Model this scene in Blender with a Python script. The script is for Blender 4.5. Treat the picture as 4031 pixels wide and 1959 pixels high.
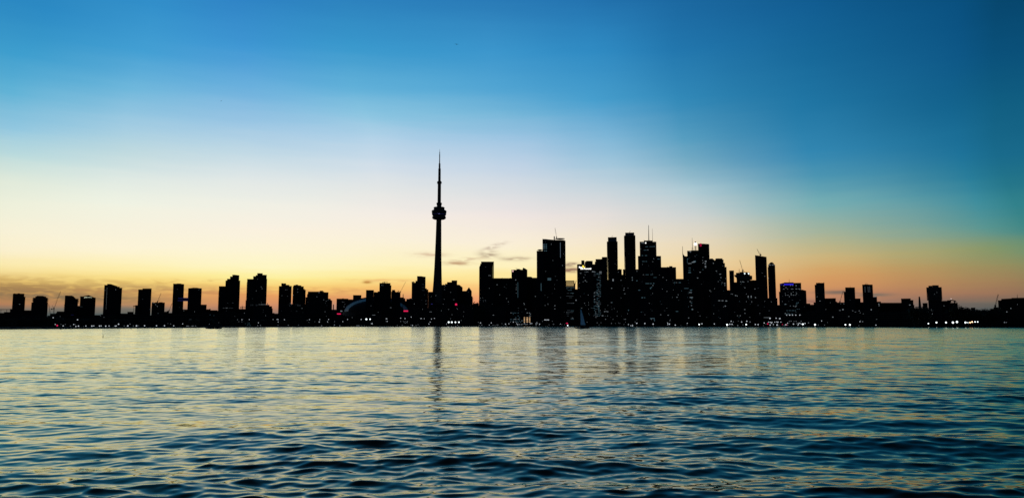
import bpy, bmesh, math, random
import numpy as np
from mathutils import Vector, Matrix
random.seed(7)
for o in list(bpy.data.objects): bpy.data.objects.remove(o)
C = bpy.context.scene.collection
sc = bpy.context.scene
# ------------------------------------------------------------------ camera
F = 2900.0; CX = 2015.5; CY = 979.5; HC = 3.0
PITCH = math.atan((1278.0 - CY) / F); CP, SP = math.cos(PITCH), math.sin(PITCH)
cd = bpy.data.cameras.new('camera'); cam = bpy.data.objects.new('camera', cd); C.objects.link(cam)
cd.sensor_width = 36; cd.lens = 36 * F / 4031; cd.clip_start = 0.1; cd.clip_end = 60000
cam.location = (0, 0, HC); cam.rotation_euler = (math.pi / 2 + PITCH, 0, 0); sc.camera = cam
sc.view_settings.view_transform = 'Standard'; sc.view_settings.look = 'None'
sc.view_settings.exposure = 0; sc.view_settings.gamma = 1
sc.cycles.max_bounces = 6; sc.cycles.sample_clamp_indirect = 4; sc.cycles.sample_clamp_direct = 8

def ray(x, y):
    u = x - CX; w = CY - y
    return Vector((u, F * CP - w * SP, F * SP + w * CP)).normalized()
def azel(x, y):
    d = ray(x, y); return math.degrees(math.atan2(d.x, d.y)), math.degrees(math.asin(d.z))
def lin(c):
    return tuple(((v / 255) / 12.92 if v / 255 <= .04045 else ((v / 255 + .055) / 1.055) ** 2.4) for v in c)

# ------------------------------------------------------------------ sky (dusk afterglow, lights the scene)
SKY = {  # colour of the dusk sky by direction, measured per column: y -> sRGB
 0: [(0,(44,138,196)),(200,(62,158,206)),(350,(95,178,214)),(500,(148,200,224)),(600,(188,216,224)),(700,(222,230,222)),(800,(238,237,222)),(900,(247,241,215)),(980,(251,240,206)),(1050,(251,232,166)),(1110,(228,190,105)),(1150,(196,150,88)),(1185,(188,130,88)),(1215,(120,112,100)),(1245,(62,80,84))],
 500: [(0,(50,143,202)),(200,(68,160,212)),(350,(112,184,220)),(500,(162,204,226)),(600,(190,214,226)),(700,(222,230,230)),(800,(240,240,230)),(900,(248,242,220)),(980,(253,244,214)),(1050,(254,240,178)),(1100,(250,220,128)),(1150,(216,170,98)),(1190,(196,142,96)),(1220,(120,115,104)),(1250,(62,82,86))],
 1000: [(0,(46,130,196)),(200,(64,152,212)),(350,(106,176,221)),(500,(162,200,228)),(600,(196,214,232)),(700,(226,228,234)),(800,(240,237,232)),(900,(250,241,224)),(980,(253,244,214)),(1050,(254,246,196)),(1090,(253,238,150)),(1125,(248,206,116)),(1165,(232,160,98)),(1205,(206,140,104)),(1240,(110,108,106))],
 1465: [(0,(44,124,194)),(200,(58,148,210)),(350,(98,172,222)),(450,(142,192,230)),(550,(184,208,235)),(650,(212,219,236)),(750,(232,228,232)),(850,(245,237,228)),(950,(251,241,216)),(1050,(254,242,186)),(1090,(253,230,148)),(1130,(248,194,112)),(1170,(220,155,105)),(1210,(176,140,125))],
 1915: [(0,(41,117,187)),(200,(60,145,209)),(350,(82,160,216)),(450,(122,178,222)),(550,(162,194,229)),(650,(194,207,232)),(750,(219,218,229)),(850,(239,229,225)),(950,(250,238,216)),(1040,(254,242,192)),(1090,(254,230,152)),(1140,(250,196,124)),(1190,(242,152,110))],
 2300: [(0,(36,111,181)),(200,(48,134,200)),(400,(72,154,211)),(550,(132,180,218)),(650,(165,195,222)),(750,(202,209,223)),(850,(228,222,218)),(950,(243,229,204)),(1040,(252,232,180)),(1100,(252,224,152)),(1150,(240,190,130))],
 2675: [(0,(29,104,174)),(200,(37,121,189)),(400,(54,140,200)),(550,(92,163,206)),(650,(128,179,210)),(750,(172,198,214)),(850,(205,210,208)),(950,(228,215,190)),(1030,(240,214,166)),(1100,(240,198,136)),(1160,(226,165,115))],
 3285: [(0,(18,92,158)),(200,(24,104,166)),(400,(35,120,179)),(600,(54,139,190)),(700,(84,156,190)),(800,(119,171,182)),(900,(158,178,158)),(960,(184,180,138)),(1010,(204,178,122)),(1060,(210,164,104)),(1110,(212,152,96)),(1160,(196,136,100)),(1210,(136,112,106))],
 3865: [(0,(10,79,139)),(200,(14,86,146)),(400,(21,100,155)),(600,(32,118,165)),(700,(44,129,165)),(800,(64,139,160)),(900,(90,149,144)),(980,(132,150,106)),(1050,(150,141,94)),(1110,(156,126,88)),(1160,(146,110,88)),(1200,(96,100,92)),(1225,(52,76,82))],
 4031: [(0,(8,70,122)),(200,(11,80,134)),(400,(18,94,142)),(600,(27,109,150)),(700,(36,118,148)),(800,(50,126,142)),(900,(64,134,132)),(980,(100,142,112)),(1050,(124,134,94)),(1110,(134,122,86)),(1160,(128,110,88)),(1200,(84,94,90)),(1225,(46,70,78))],
}
for x_, st_ in SKY.items():      # slightly greener, less violet blues
    for i_, (y_, c_) in enumerate(st_):
        g_ = 5 if (x_ >= 1465 and y_ <= 500) else (3 if 500 < y_ <= 800 else 0)
        dk_ = .95 if (x_ >= 2675 and y_ <= 700) else 1
        c_ = tuple(v_ * dk_ for v_ in c_)
        st_[i_] = (y_, (c_[0] - (3 if 1000 <= x_ <= 2300 and 450 <= y_ <= 750 else 0), c_[1] + g_, c_[2] - g_))
HIGH = {0:[(36,(30,104,165)),(50,(17,70,125)),(70,(9,46,92)),(90,(6,34,74))]}
def column(x):
    st = [(azel(x, y)[1], lin(c)) for y, c in SKY[x]]
    top = SKY[x][0][1]; pts = sorted(st)
    k = lambda f: lin(tuple(v * f for v in top))
    pts += [(33, k(.66)), (45, k(.36)), (62, k(.22)), (90, k(.17))]
    return pts
w = bpy.data.worlds.new('World'); sc.world = w; w.use_nodes = True
nt = w.node_tree; nt.nodes.clear(); N = nt.nodes; LK = nt.links
def mth(op, a, b=None, clamp=False, c=None):
    n = N.new('ShaderNodeMath'); n.operation = op; n.use_clamp = clamp
    for i, v in enumerate((a, b, c)):
        if v is None: continue
        if isinstance(v, (int, float)): n.inputs[i].default_value = v
        else: LK.new(v, n.inputs[i])
    return n.outputs[0]
def mixc(f, a, b):
    n = N.new('ShaderNodeMix'); n.data_type = 'RGBA'
    for i, v in ((0, f), (6, a), (7, b)):
        if isinstance(v, (int, float)): n.inputs[i].default_value = v
        elif isinstance(v, tuple): n.inputs[i].default_value = (*v, 1)
        else: LK.new(v, n.inputs[i])
    return n.outputs[2]
tc = N.new('ShaderNodeTexCoord'); nv = N.new('ShaderNodeVectorMath'); nv.operation = 'NORMALIZE'
LK.new(tc.outputs['Generated'], nv.inputs[0])
sx = N.new('ShaderNodeSeparateXYZ'); LK.new(nv.outputs[0], sx.inputs[0])
AZ = mth('MULTIPLY', mth('ARCTAN2', sx.outputs[0], sx.outputs[1]), 57.29578)
EL = mth('MULTIPLY', mth('ARCSINE', sx.outputs[2]), 57.29578)
# thin streaky veils make the bands slightly uneven
cmb = N.new('ShaderNodeCombineXYZ'); LK.new(mth('MULTIPLY', AZ, 0.07), cmb.inputs[0]); LK.new(mth('MULTIPLY', EL, 0.8), cmb.inputs[1])
nz = N.new('ShaderNodeTexNoise'); nz.inputs['Scale'].default_value = 1.3; nz.inputs['Detail'].default_value = 6; nz.inputs['Roughness'].default_value = .6
LK.new(cmb.outputs[0], nz.inputs['Vector'])
wob = mth('MULTIPLY', mth('SUBTRACT', nz.outputs[0], 0.5), 1.0)
ELW = mth('ADD', EL, mth('MULTIPLY', wob, 0.9))
nz3 = N.new('ShaderNodeTexNoise'); nz3.inputs['Scale'].default_value = 2.2; nz3.inputs['Detail'].default_value = 3; LK.new(nv.outputs[0], nz3.inputs['Vector'])
AZW = mth('ADD', AZ, mth('MULTIPLY', mth('SUBTRACT', nz3.outputs[0], 0.5), 16.0))
POS = mth('DIVIDE', ELW, 90.0, clamp=True)
def ramp(pts):
    r = N.new('ShaderNodeValToRGB'); e = r.color_ramp.elements
    r.color_ramp.interpolation = 'LINEAR'
    e[0].position = max(0, pts[0][0] / 90); e[0].color = (*pts[0][1], 1)
    e[1].position = pts[-1][0] / 90; e[1].color = (*pts[-1][1], 1)
    for p, c in pts[1:-1]:
        n = e.new(p / 90); n.color = (*c, 1)
    LK.new(POS, r.inputs[0]); return r.outputs[0]
dark = [(0, lin((34, 44, 60))), (10, lin((30, 54, 80))), (40, lin((14, 38, 64))), (90, lin((6, 24, 48)))]
def scaled(pts, f): return [(p, tuple(v * f for v in c)) for p, c in pts]
cols = [(-125, dark), (-75, scaled(column(0), .45)), (azel(0, 1100)[0] - 6, scaled(column(0), .9))]
cols += [(azel(x, 1000)[0], column(x)) for x in sorted(SKY)]
cols += [(55, scaled(column(4031), .6)), (110, dark)]
cur = ramp(cols[0][1])
for (a0, _), (a1, p) in zip(cols, cols[1:]):
    f = mth('DIVIDE', mth('SUBTRACT', AZW, a0), a1 - a0, clamp=True)
    cur = mixc(f, cur, ramp(p))
# clouds: soft ragged patches low over the city
cmb2 = N.new('ShaderNodeCombineXYZ'); LK.new(mth('MULTIPLY', AZ, .55), cmb2.inputs[0]); LK.new(mth('MULTIPLY', EL, 2.6), cmb2.inputs[1])
nz2 = N.new('ShaderNodeTexNoise'); nz2.inputs['Scale'].default_value = 1.6; nz2.inputs['Detail'].default_value = 8; nz2.inputs['Distortion'].default_value = .5
LK.new(cmb2.outputs[0], nz2.inputs['Vector'])
def cloud(x, y, rx, ry, amt, col, thr=.42, tilt=0.0):
    global cur
    a, e = azel(x, y); sa = rx / 50.6; se = ry / 50.6
    da = mth('SUBTRACT', AZ, a); de = mth('SUBTRACT', mth('SUBTRACT', EL, e), mth('MULTIPLY', da, tilt))
    d2 = mth('ADD', mth('POWER', mth('ABSOLUTE', mth('DIVIDE', da, sa)), 2.0), mth('POWER', mth('ABSOLUTE', mth('DIVIDE', de, se)), 2.0))
    g = mth('EXPONENT', mth('MULTIPLY', d2, -1.0))
    n = mth('MULTIPLY', mth('SUBTRACT', nz2.outputs[0], thr), 4.5, clamp=True)
    m = mth('MULTIPLY', mth('MULTIPLY', g, n), amt, clamp=True)
    cur = mixc(m, cur, lin(col))
cloud(60, 1135, 260, 24, .75, (150,118,80), .30)
cloud(250, 1168, 330, 16, .8, (124,108,84), .30, -.015)
cloud(150, 1100, 300, 12, .5, (196,158,92), .40)
cloud(520, 1135, 240, 14, .6, (164,130,88), .36, .02)
cloud(700, 1108, 220, 9, .55, (205,158,88), .46, .03)
cloud(700, 1150, 330, 10, .6, (190,128,86), .42)
cloud(1200, 1143, 260, 12, .6, (205,142,96), .40)
cloud(1445, 1110, 16, 5, 1.2, (190,140,70), .25)
cloud(1690, 1002, 60, 10, .8, (212,180,150), .36)
cloud(1800, 1036, 55, 7, 1.0, (196,160,122), .34)
cloud(1840, 1020, 60, 7, .8, (196,160,132), .38, .1)
cloud(1922, 1000, 34, 13, .85, (158,132,112), .32)
cloud(1945, 970, 40, 8, .9, (176,152,136), .38, .3)
cloud(2030, 1018, 60, 8, .8, (168,140,116), .36)
cloud(2245, 1040, 40, 7, 1.3, (150,120,104), .30)
cloud(2250, 1062, 45, 9, 1.4, (158,124,100), .30)
cloud(1500, 1104, 120, 6, .7, (226,160,104), .38)
cloud(3300, 1150, 70, 8, 1.0, (128,108,94), .28)
cloud(3440, 1160, 60, 7, .9, (120,110,98), .30)
cloud(3190, 1186, 60, 5, .8, (150,104,90), .3)
bg = N.new('ShaderNodeBackground'); out = N.new('ShaderNodeOutputWorld')
LK.new(cur, bg.inputs[0]); bg.inputs[1].default_value = 1.0; LK.new(bg.outputs[0], out.inputs[0])
w.cycles.sampling_method = 'MANUAL'; w.cycles.sample_map_resolution = 512
# ------------------------------------------------------------------ materials
def mat(name, base, rough=.6, metal=0, emit=None, es=0, ior=1.45):
    m = bpy.data.materials.new(name); m.use_nodes = True
    b = m.node_tree.nodes['Principled BSDF']
    b.inputs['Base Color'].default_value = (*base, 1); b.inputs['Roughness'].default_value = rough
    b.inputs['Metallic'].default_value = metal; b.inputs['IOR'].default_value = ior
    if emit: b.inputs['Emission Color'].default_value = (*emit, 1); b.inputs['Emission Strength'].default_value = es
    return m
def weather(m, scale=.15, amt=.35):
    t = m.node_tree; b = t.nodes['Principled BSDF']; c = b.inputs['Base Color'].default_value[:3]
    n = t.nodes.new('ShaderNodeTexNoise'); n.inputs['Scale'].default_value = scale; n.inputs['Detail'].default_value = 5
    g = t.nodes.new('ShaderNodeTexCoord'); t.links.new(g.outputs['Object'], n.inputs['Vector'])
    r = t.nodes.new('ShaderNodeMix'); r.data_type = 'RGBA'; t.links.new(n.outputs[0], r.inputs[0])
    r.inputs[6].default_value = (*[v * (1 - amt) for v in c], 1); r.inputs[7].default_value = (*[v * (1 + amt) for v in c], 1)
    t.links.new(r.outputs[2], b.inputs['Base Color']); return m
def facade(name, glass, solid, fl=3.4, bay=3.0, frac=.62, rough=.45):
    """floors and mullions in object space: dark glass bands between spandrels"""
    m = mat(name, glass, rough); t = m.node_tree; n = t.nodes; l = t.links; b = n['Principled BSDF']
    g = n.new('ShaderNodeTexCoord'); s = n.new('ShaderNodeSeparateXYZ'); l.new(g.outputs['Object'], s.inputs[0])
    def M(op, a, b2=None):
        q = n.new('ShaderNodeMath'); q.operation = op
        for i, v in enumerate((a, b2)):
            if v is None: continue
            if isinstance(v, (int, float)): q.inputs[i].default_value = v
            else: l.new(v, q.inputs[i])
        return q.outputs[0]
    fz = M('FRACT', M('DIVIDE', s.outputs[2], fl)); gz = M('LESS_THAN', fz, frac)
    fx = M('FRACT', M('DIVIDE', M('ADD', s.outputs[0], s.outputs[1]), bay)); gx = M('LESS_THAN', fx, .86)
    win = M('MULTIPLY', gz, gx)
    nzv = n.new('ShaderNodeTexWhiteNoise'); nzv.noise_dimensions = '3D'
    cb = n.new('ShaderNodeCombineXYZ')
    l.new(M('FLOOR', M('DIVIDE', M('ADD', s.outputs[0], s.outputs[1]), bay)), cb.inputs[0]); l.new(M('FLOOR', M('DIVIDE', s.outputs[2], fl)), cb.inputs[2])
    l.new(cb.outputs[0], nzv.inputs['Vector'])
    gl = n.new('ShaderNodeMix'); gl.data_type = 'RGBA'; l.new(nzv.outputs[0], gl.inputs[0])
    gl.inputs[6].default_value = (*[v * .5 for v in glass], 1); gl.inputs[7].default_value = (*[v * 1.5 for v in glass], 1)
    mx = n.new('ShaderNodeMix'); mx.data_type = 'RGBA'; l.new(win, mx.inputs[0]); mx.inputs[6].default_value = (*solid, 1); l.new(gl.outputs[2], mx.inputs[7])
    l.new(mx.outputs[2], b.inputs['Base Color']); b.inputs['Specular IOR Level'].default_value = .08
    rr = M('SUBTRACT', .7, M('MULTIPLY', win, .7 - rough)); l.new(rr, b.inputs['Roughness'])
    return m
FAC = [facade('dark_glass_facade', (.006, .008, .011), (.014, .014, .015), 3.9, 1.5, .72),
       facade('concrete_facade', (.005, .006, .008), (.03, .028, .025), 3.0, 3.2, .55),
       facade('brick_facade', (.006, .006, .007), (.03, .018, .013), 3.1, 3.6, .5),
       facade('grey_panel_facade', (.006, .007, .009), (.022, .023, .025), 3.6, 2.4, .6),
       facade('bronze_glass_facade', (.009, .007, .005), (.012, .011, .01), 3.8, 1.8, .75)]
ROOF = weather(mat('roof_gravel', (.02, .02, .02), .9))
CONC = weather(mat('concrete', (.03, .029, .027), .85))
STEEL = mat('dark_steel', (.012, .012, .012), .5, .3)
CRANE = mat('crane_paint', (.03, .022, .012), .6)
def glow(name, c, s):
    m = mat(name, (.02, .02, .02), .5, emit=c, es=s); m.cycles.emission_sampling = 'NONE'; return m
GL = {'w': glow('lit_window_white', (.8, .92, 1), .19), 'd': glow('lit_window_dim', (.5, .62, .72), .065),
      't': glow('lit_window_teal', (.25, .5, .62), .15), 'o': glow('lit_window_warm', (1, .62, .32), .8),
      'f': glow('floodlight_white', (.9, 1, 1), 2.2), 'l': glow('lamp_white', (.85, .92, 1), .65), 'm': glow('lamp_faint', (.8, .9, 1), .15),
      'r': glow('red_light', (1, .02, .12), .8), 'b': glow('blue_light', (.03, .02, .8), .8), 'y': glow('sign_yellow', (1, .75, .08), 1.3),
      's': glow('sign_white', (1, 1, .95), 2.2), 'v': glow('violet_light', (.05, .05, .35), .35), 'a': glow('amber_light', (1, .55, .3), 4)}
# ------------------------------------------------------------------ mesh helpers
class MB:
    def __init__(s): s.v = []; s.f = []
    def poly(s, vs, fs):
        o = len(s.v); s.v += [tuple(a) for a in vs]; s.f += [tuple(i + o for i in f) for f in fs]; return s
    def box(s, x0, x1, y0, y1, z0, z1, z1b=None):
        z1b = z1 if z1b is None else z1b
        return s.poly([(x0,y0,z0),(x1,y0,z0),(x1,y1,z0),(x0,y1,z0),(x0,y0,z1),(x1,y0,z1b),(x1,y1,z1b),(x0,y1,z1)],
                      [(0,3,2,1),(4,5,6,7),(0,1,5,4),(1,2,6,5),(2,3,7,6),(3,0,4,7)])
    def bar(s, a, b, r0, r1=None, n=5):
        a = Vector(a); b = Vector(b); r1 = r0 if r1 is None else r1; d = (b - a).normalized()
        p = d.orthogonal().normalized(); q = d.cross(p)
        vs = [a + (p * math.cos(t) + q * math.sin(t)) * r0 for t in [2 * math.pi * i / n for i in range(n)]] + \
             [b + (p * math.cos(t) + q * math.sin(t)) * r1 for t in [2 * math.pi * i / n for i in range(n)]]
        return s.poly(vs, [(i, (i + 1) % n, n + (i + 1) % n, n + i) for i in range(n)] + [tuple(range(n))[::-1], tuple(range(n, 2 * n))])
    def lathe(s, prof, n=24, cx=0, cy=0):
        vs = [(cx + r * math.cos(2 * math.pi * i / n), cy + r * math.sin(2 * math.pi * i / n), z) for r, z in prof for i in range(n)]
        fs = [(k * n + i, k * n + (i + 1) % n, (k + 1) * n + (i + 1) % n, (k + 1) * n + i) for k in range(len(prof) - 1) for i in range(n)]
        fs += [tuple(range(n))[::-1], tuple(range((len(prof) - 1) * n, len(prof) * n))]
        return s.poly(vs, fs)
    def prism(s, pts, y0, y1):   # outline in x,z extruded along y
        n = len(pts); vs = [(x, y0, z) for x, z in pts] + [(x, y1, z) for x, z in pts]
        return s.poly(vs, [tuple(range(n))[::-1], tuple(range(n, 2 * n))] + [(i, (i + 1) % n, n + (i + 1) % n, n + i) for i in range(n)])
    def mesh(s, name, m):
        me = bpy.data.meshes.new(name); me.from_pydata(s.v, [], s.f)
        bm = bmesh.new(); bm.from_mesh(me); bmesh.ops.recalc_face_normals(bm, faces=bm.faces); bm.to_mesh(me); bm.free()
        me.materials.append(m); return me
    def build(s, name, m, parent=None, loc=(0, 0, 0), smooth=False):
        o = bpy.data.objects.new(name, s.mesh(name, m)); C.objects.link(o); o.parent = parent; o.location = loc
        if smooth: o.data.shade_smooth()
        return o
def tag(o, label, cat, group=None, kind=None):
    if label: o['label'] = label
    if cat: o['category'] = cat
    if group: o['group'] = group
    if kind: o['kind'] = kind
    return o
def empty(name, loc, rz=0):
    o = bpy.data.objects.new(name, None); C.objects.link(o); o.location = loc; o.rotation_euler = (0, 0, rz); o.empty_display_size = 1; return o
GZ = 0.9     # ground level of the far shore above the water
class Frame:
    """upright plane at ground distance R facing the viewpoint: turns photo measurements into metres"""
    def __init__(s, xc, R, y=1278):
        d = ray(xc, y); s.a = math.atan2(d.x, d.y); s.R = R
        s.n = Vector((math.sin(s.a), math.cos(s.a), 0)); s.t = Vector((math.cos(s.a), -math.sin(s.a), 0))
        s.loc = s.n * R
    def p(s, x, y):
        d = ray(x, y); q = d * (s.R / d.dot(s.n)); return q.dot(s.t), q.z + HC
    def q(s, x, y, dy=0, gz=None):
        a, z = s.p(x, y); return (a, dy, z - (GZ if gz is None else gz))
    def root(s, name, gz=None):
        return empty(name, (s.loc.x, s.loc.y, GZ if gz is None else gz), -s.a)
def shore_y(x):
    xs = [-400,0,500,1000,1500,2000,2500,3000,3500,4031,4500]; ys = [1292.5,1292,1289.8,1286.9,1284.8,1283.7,1284.6,1285.6,1286.8,1286.2,1286]
    return float(np.interp(x, xs, ys))
def shore_R(x): return HC * F / (shore_y(x) - 1278)
# ------------------------------------------------------------------ buildings
BL = []
def building(kind, label, cat, R, cols, dep=26, fac=0, pent=(), slab=True, group=None, rnd=False):
    """cols: (x0,x1,ytop[,ytop_right]) measured in the photo; pent: roof-top boxes (x0,x1,ytop)"""
    xs = [c[0] for c in cols] + [c[1] for c in cols]; xc = (min(xs) + max(xs)) / 2
    fr = Frame(xc, R); r = fr.root(kind); tag(r, label, cat, group)
    mb = MB(); rf = MB(); hi = min(min(c[2:]) for c in cols)
    ex = []
    for c in cols:
        xa, za = fr.p(c[0], c[2]); xb, zb = fr.p(c[1], c[3] if len(c) > 3 else c[2]); ex.append([xa, xb, za, zb])
    for p, q, c, d in zip(ex, ex[1:], cols, cols[1:]):      # neighbouring bays meet: the lower one runs into the taller one
        if abs(c[1] - d[0]) > 1.6: continue
        if max(p[2:]) >= max(q[2:]): q[0] = min(q[0], p[1] - .4)
        else: p[1] = max(p[1], q[0] + .4)
    for k, (c, (xa, xb, za, zb)) in enumerate(zip(cols, ex)):
        ins = 0 if min(c[2:]) == hi else .7 + .4 * (k % 3)
        if rnd:
            rr = (xb - xa) / 2; mb.lathe([(rr, 0), (rr, za - GZ)], 28, (xa + xb) / 2, rr)
            rf.lathe([(rr + .3, za - GZ - .4), (rr + .3, za - GZ + .25), (.4, za - GZ + .5)], 28, (xa + xb) / 2, rr)
        else:
            mb.box(xa, xb, ins, dep - 2 * ins, 0, za - GZ, zb - GZ)
            if abs(za - zb) < .3 and slab:
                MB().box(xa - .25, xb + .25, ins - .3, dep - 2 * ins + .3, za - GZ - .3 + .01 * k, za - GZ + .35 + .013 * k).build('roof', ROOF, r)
        BL.append((c[0], c[1], min(c[2:]), R, r, fr, ins))
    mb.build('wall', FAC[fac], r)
    if rf.v: rf.build('roof', ROOF, r)
    for j, c in enumerate(pent):
        yl = c[2]; yr = c[3] if len(c) > 3 else c[2]
        xa, za = fr.p(c[0], yl); xb, zb = fr.p(c[1], yr)
        base = min([fr.p((q[0] + q[1]) / 2, q[2])[1] for q in cols if q[0] - 1 <= (c[0] + c[1]) / 2 <= q[1] + 1] or [za - 6])
        MB().box(xa, xb, 2.2 + .2 * j, max(8, dep - 6), base - GZ - .5, za - GZ, zb - GZ).build('penthouse', CONC, r)
        BL.append((c[0], c[1], min(c[2:]), R, r, fr, 2.2 + .2 * j))
    return r, fr
def mast(r, fr, x, y0, y1, rad=.5, dy=6, name='antenna', x1=None):
    MB().bar(fr.q(x, y0, dy), fr.q(x1 or x, y1, dy), rad, rad * .45).build(name, STEEL, r)
_bm = {}
def balconies(r, fr, x0, x1, y0, y1, n, over=2.0, dep=26, every=1):
    a, za = fr.p(x0, y0); b, zb = fr.p(x1, y1)
    for i in range(n):
        z = za + (zb - za) * i / max(1, n - 1) - GZ
        k = (round(b - a, 1), over, dep)
        if k not in _bm:
            _bm[k] = MB().box(-over, b - a + over, -over * .8, dep * .7, -.3, .3).box(-over, b - a + over, -over * .8, -over * .8 + .1, .3, .75).mesh('balcony', CONC)
        o = bpy.data.objects.new('balcony', _bm[k]); C.objects.link(o); o.parent = r; o.location = (a, 0, z)
def crane(label, R, base, slew, tip, king=None, counter=None, gz0=None, group='construction cranes'):
    fr = Frame(base[0], R); r = fr.root('tower_crane'); tag(r, label, 'crane', group)
    def truss(a, b, wd, rr=.1, seg=14):
        mb = MB(); a = Vector(a); b = Vector(b); d = (b - a).normalized(); p = Vector((0, 1, 0)); q = d.cross(p).normalized()
        offs = [p * wd * .5 - q * wd * .4, -p * wd * .5 - q * wd * .4, q * wd * .5]
        for o in offs: mb.bar(a + o, b + o, rr, n=4)
        for i in range(seg):
            s = a + (b - a) * (i / seg); e = a + (b - a) * ((i + 1) / seg)
            for k in range(3): mb.bar(s + offs[k], e + offs[(k + 1) % 3], rr * .8, n=3)
        return mb
    if abs(base[1] - slew[1]) > 1: truss(fr.q(*base), fr.q(*slew), 1.9, .16).build('mast', CRANE, r)
    truss(fr.q(*slew), fr.q(*tip), 1.3, .12, 22).build('jib', CRANE, r)
    a = Vector(fr.q(*slew)); MB().box(a.x - 1.1, a.x + 1.1, -1.2, 1.2, a.z - .8, a.z + 1.6).build('cab', STEEL, r)
    if counter:
        c = Vector(fr.q(*counter)); truss(a, c, 1.2, .12, 6).build('counter_jib', CRANE, r)
        MB().box(c.x - 1.2, c.x + 1.2, -1, 1, c.z - 1.6, c.z + .6).build('counterweight', CONC, r)
    if king:
        k = Vector(fr.q(*king)); m = MB().bar(a, k, .35, .2)
        if counter: m.bar(k, Vector(fr.q(*counter)), .08)
        t = Vector(fr.q(*tip)); m.bar(k, a + (t - a) * .8, .06); m.build('king_post', CRANE, r)
    return r
B = building
APT, OFF, MID, LOW = 'apartment_tower', 'office_tower', 'midrise_building', 'lowrise_building'
# ---- far left cluster
B(APT, 'square-topped dark tower, leftmost of the skyline, with a lower shoulder on its right', 'tower', 1900, [(51,96,1155),(96,100,1168)], fac=1, pent=[(56,60,1153.5),(70,78,1153.5)])
r, f = B(LOW, 'flat low block at the left edge of the picture carrying a thin raised gantry beam', 'building', 1750, [(-30,16,1231.5),(16,40,1228),(40,51,1216)], fac=3)
MB().box(f.q(-20,1217)[0], f.q(44,1217)[0], 5, 7, f.q(0,1218.2)[2], f.q(0,1216.2)[2]).build('gantry_beam', STEEL, r)
for gx in (4, 27): MB().box(f.q(gx-.8,1217)[0], f.q(gx+.8,1217)[0], 5.2, 6.8, f.q(0,1232)[2], f.q(0,1218.2)[2]).build('gantry_post', STEEL, r)
B(LOW, 'low flat block joining the two leftmost towers', 'building', 1960, [(94,131,1221)], fac=3)
r, f = B(APT, 'stepped round-cornered tower with balcony edges, second from the left', 'tower', 1880, [(131,139,1171.5),(139,146,1167,1164.5),(146,170,1164.2),(170,182,1164.8,1167),(182,187,1171.5)], fac=1)
balconies(r, f, 131, 187, 1174, 1186, 4, 1.3)
r, f = B(MID, 'wider lower storeys wrapped round the foot of the second tower from the left', 'building', 1860, [(124,189,1189)], fac=1)
B(LOW, 'low building behind the far left crane', 'building', 1780, [(187,225,1242),(199,220,1234)][:1] , fac=3)
crane('crane with jib raised to the right, beside the second tower from the left', 1800, (212,1236), (212.5,1214), (238.5,1146), (206.8,1202), (203.5,1215))
crane('thin crane leaning left close against the second tower from the left', 1810, (199.5,1241), (199,1239), (191.8,1196))
B(LOW, 'unfinished concrete frame under the far left crane', 'building', 1790, [(199,220,1234)], fac=1, dep=14)
B(LOW, 'low stepped block left of the round-shouldered tower', 'building', 1860, [(220,225,1231),(224,254,1225.5)], fac=2)
r, f = B(APT, 'tower whose flat roof curves down into a rounded right shoulder', 'tower', 1850, [(256,284,1163),(284,291,1163.5,1166),(291,298,1166,1174),(298,308,1175.5)], fac=0, pent=[(262,266,1161.6)])
balconies(r, f, 254.5, 300, 1200, 1221, 4, 1.2)
balconies(r, f, 299, 309, 1178, 1190, 3, 1.0)
B(LOW, 'narrow link block between the round-shouldered tower and the gabled tower', 'building', 1900, [(306,318,1204)], fac=3)
r, f = B(APT, 'tower with a shallow gabled roof and a lit script sign below the peak', 'tower', 1840, [(316,327,1166.2,1166),(327,350,1165.8,1160.8),(350,363,1160.8,1167.5),(363,377,1167.3,1171.5)], fac=4)
mb = MB()
for q in [(331,334,1170.4,1172.2),(333,338,1168.6,1170.6),(338,343,1168.8,1170.9),(344.8,347.4,1168.4,1170.6),(348.5,357,1169,1170.2),(357.8,360.4,1169.6,1171.6)]:
    a = f.q(q[0],q[3]); b = f.q(q[1],q[2]); mb.box(a[0],b[0],-.9,-.5,a[2],b[2])
mb.build('sign', glow('sign_cream', (.8,.85,.6), .9), r)
B(LOW, 'low black block right of the gabled tower', 'building', 1700, [(370,398,1240),(396,408,1237)], fac=3)
r, f = B(OFF, 'broad tower, roof sloping down right, with a column of tiny lights on its left', 'tower', 1820, [(411,422.5,1121.6),(422.5,438,1117.5),(438,462,1117.5,1126),(462,471,1128.5),(471,481,1133)], fac=0)
for i in range(22):
    y = 1133 + i * 3.9; x = 421.4 - i * .19
    a = f.q(x - .5, y + .8); b = f.q(x + .5, y - .8); MB().box(a[0],b[0],-.6,.2,a[2],b[2]).build('window', GL['w'], r)
B(LOW, 'low block filling the gap right of the slant-roofed tower', 'building', 1880, [(474,502,1233.5),(502,526,1227)], fac=1)
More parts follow.
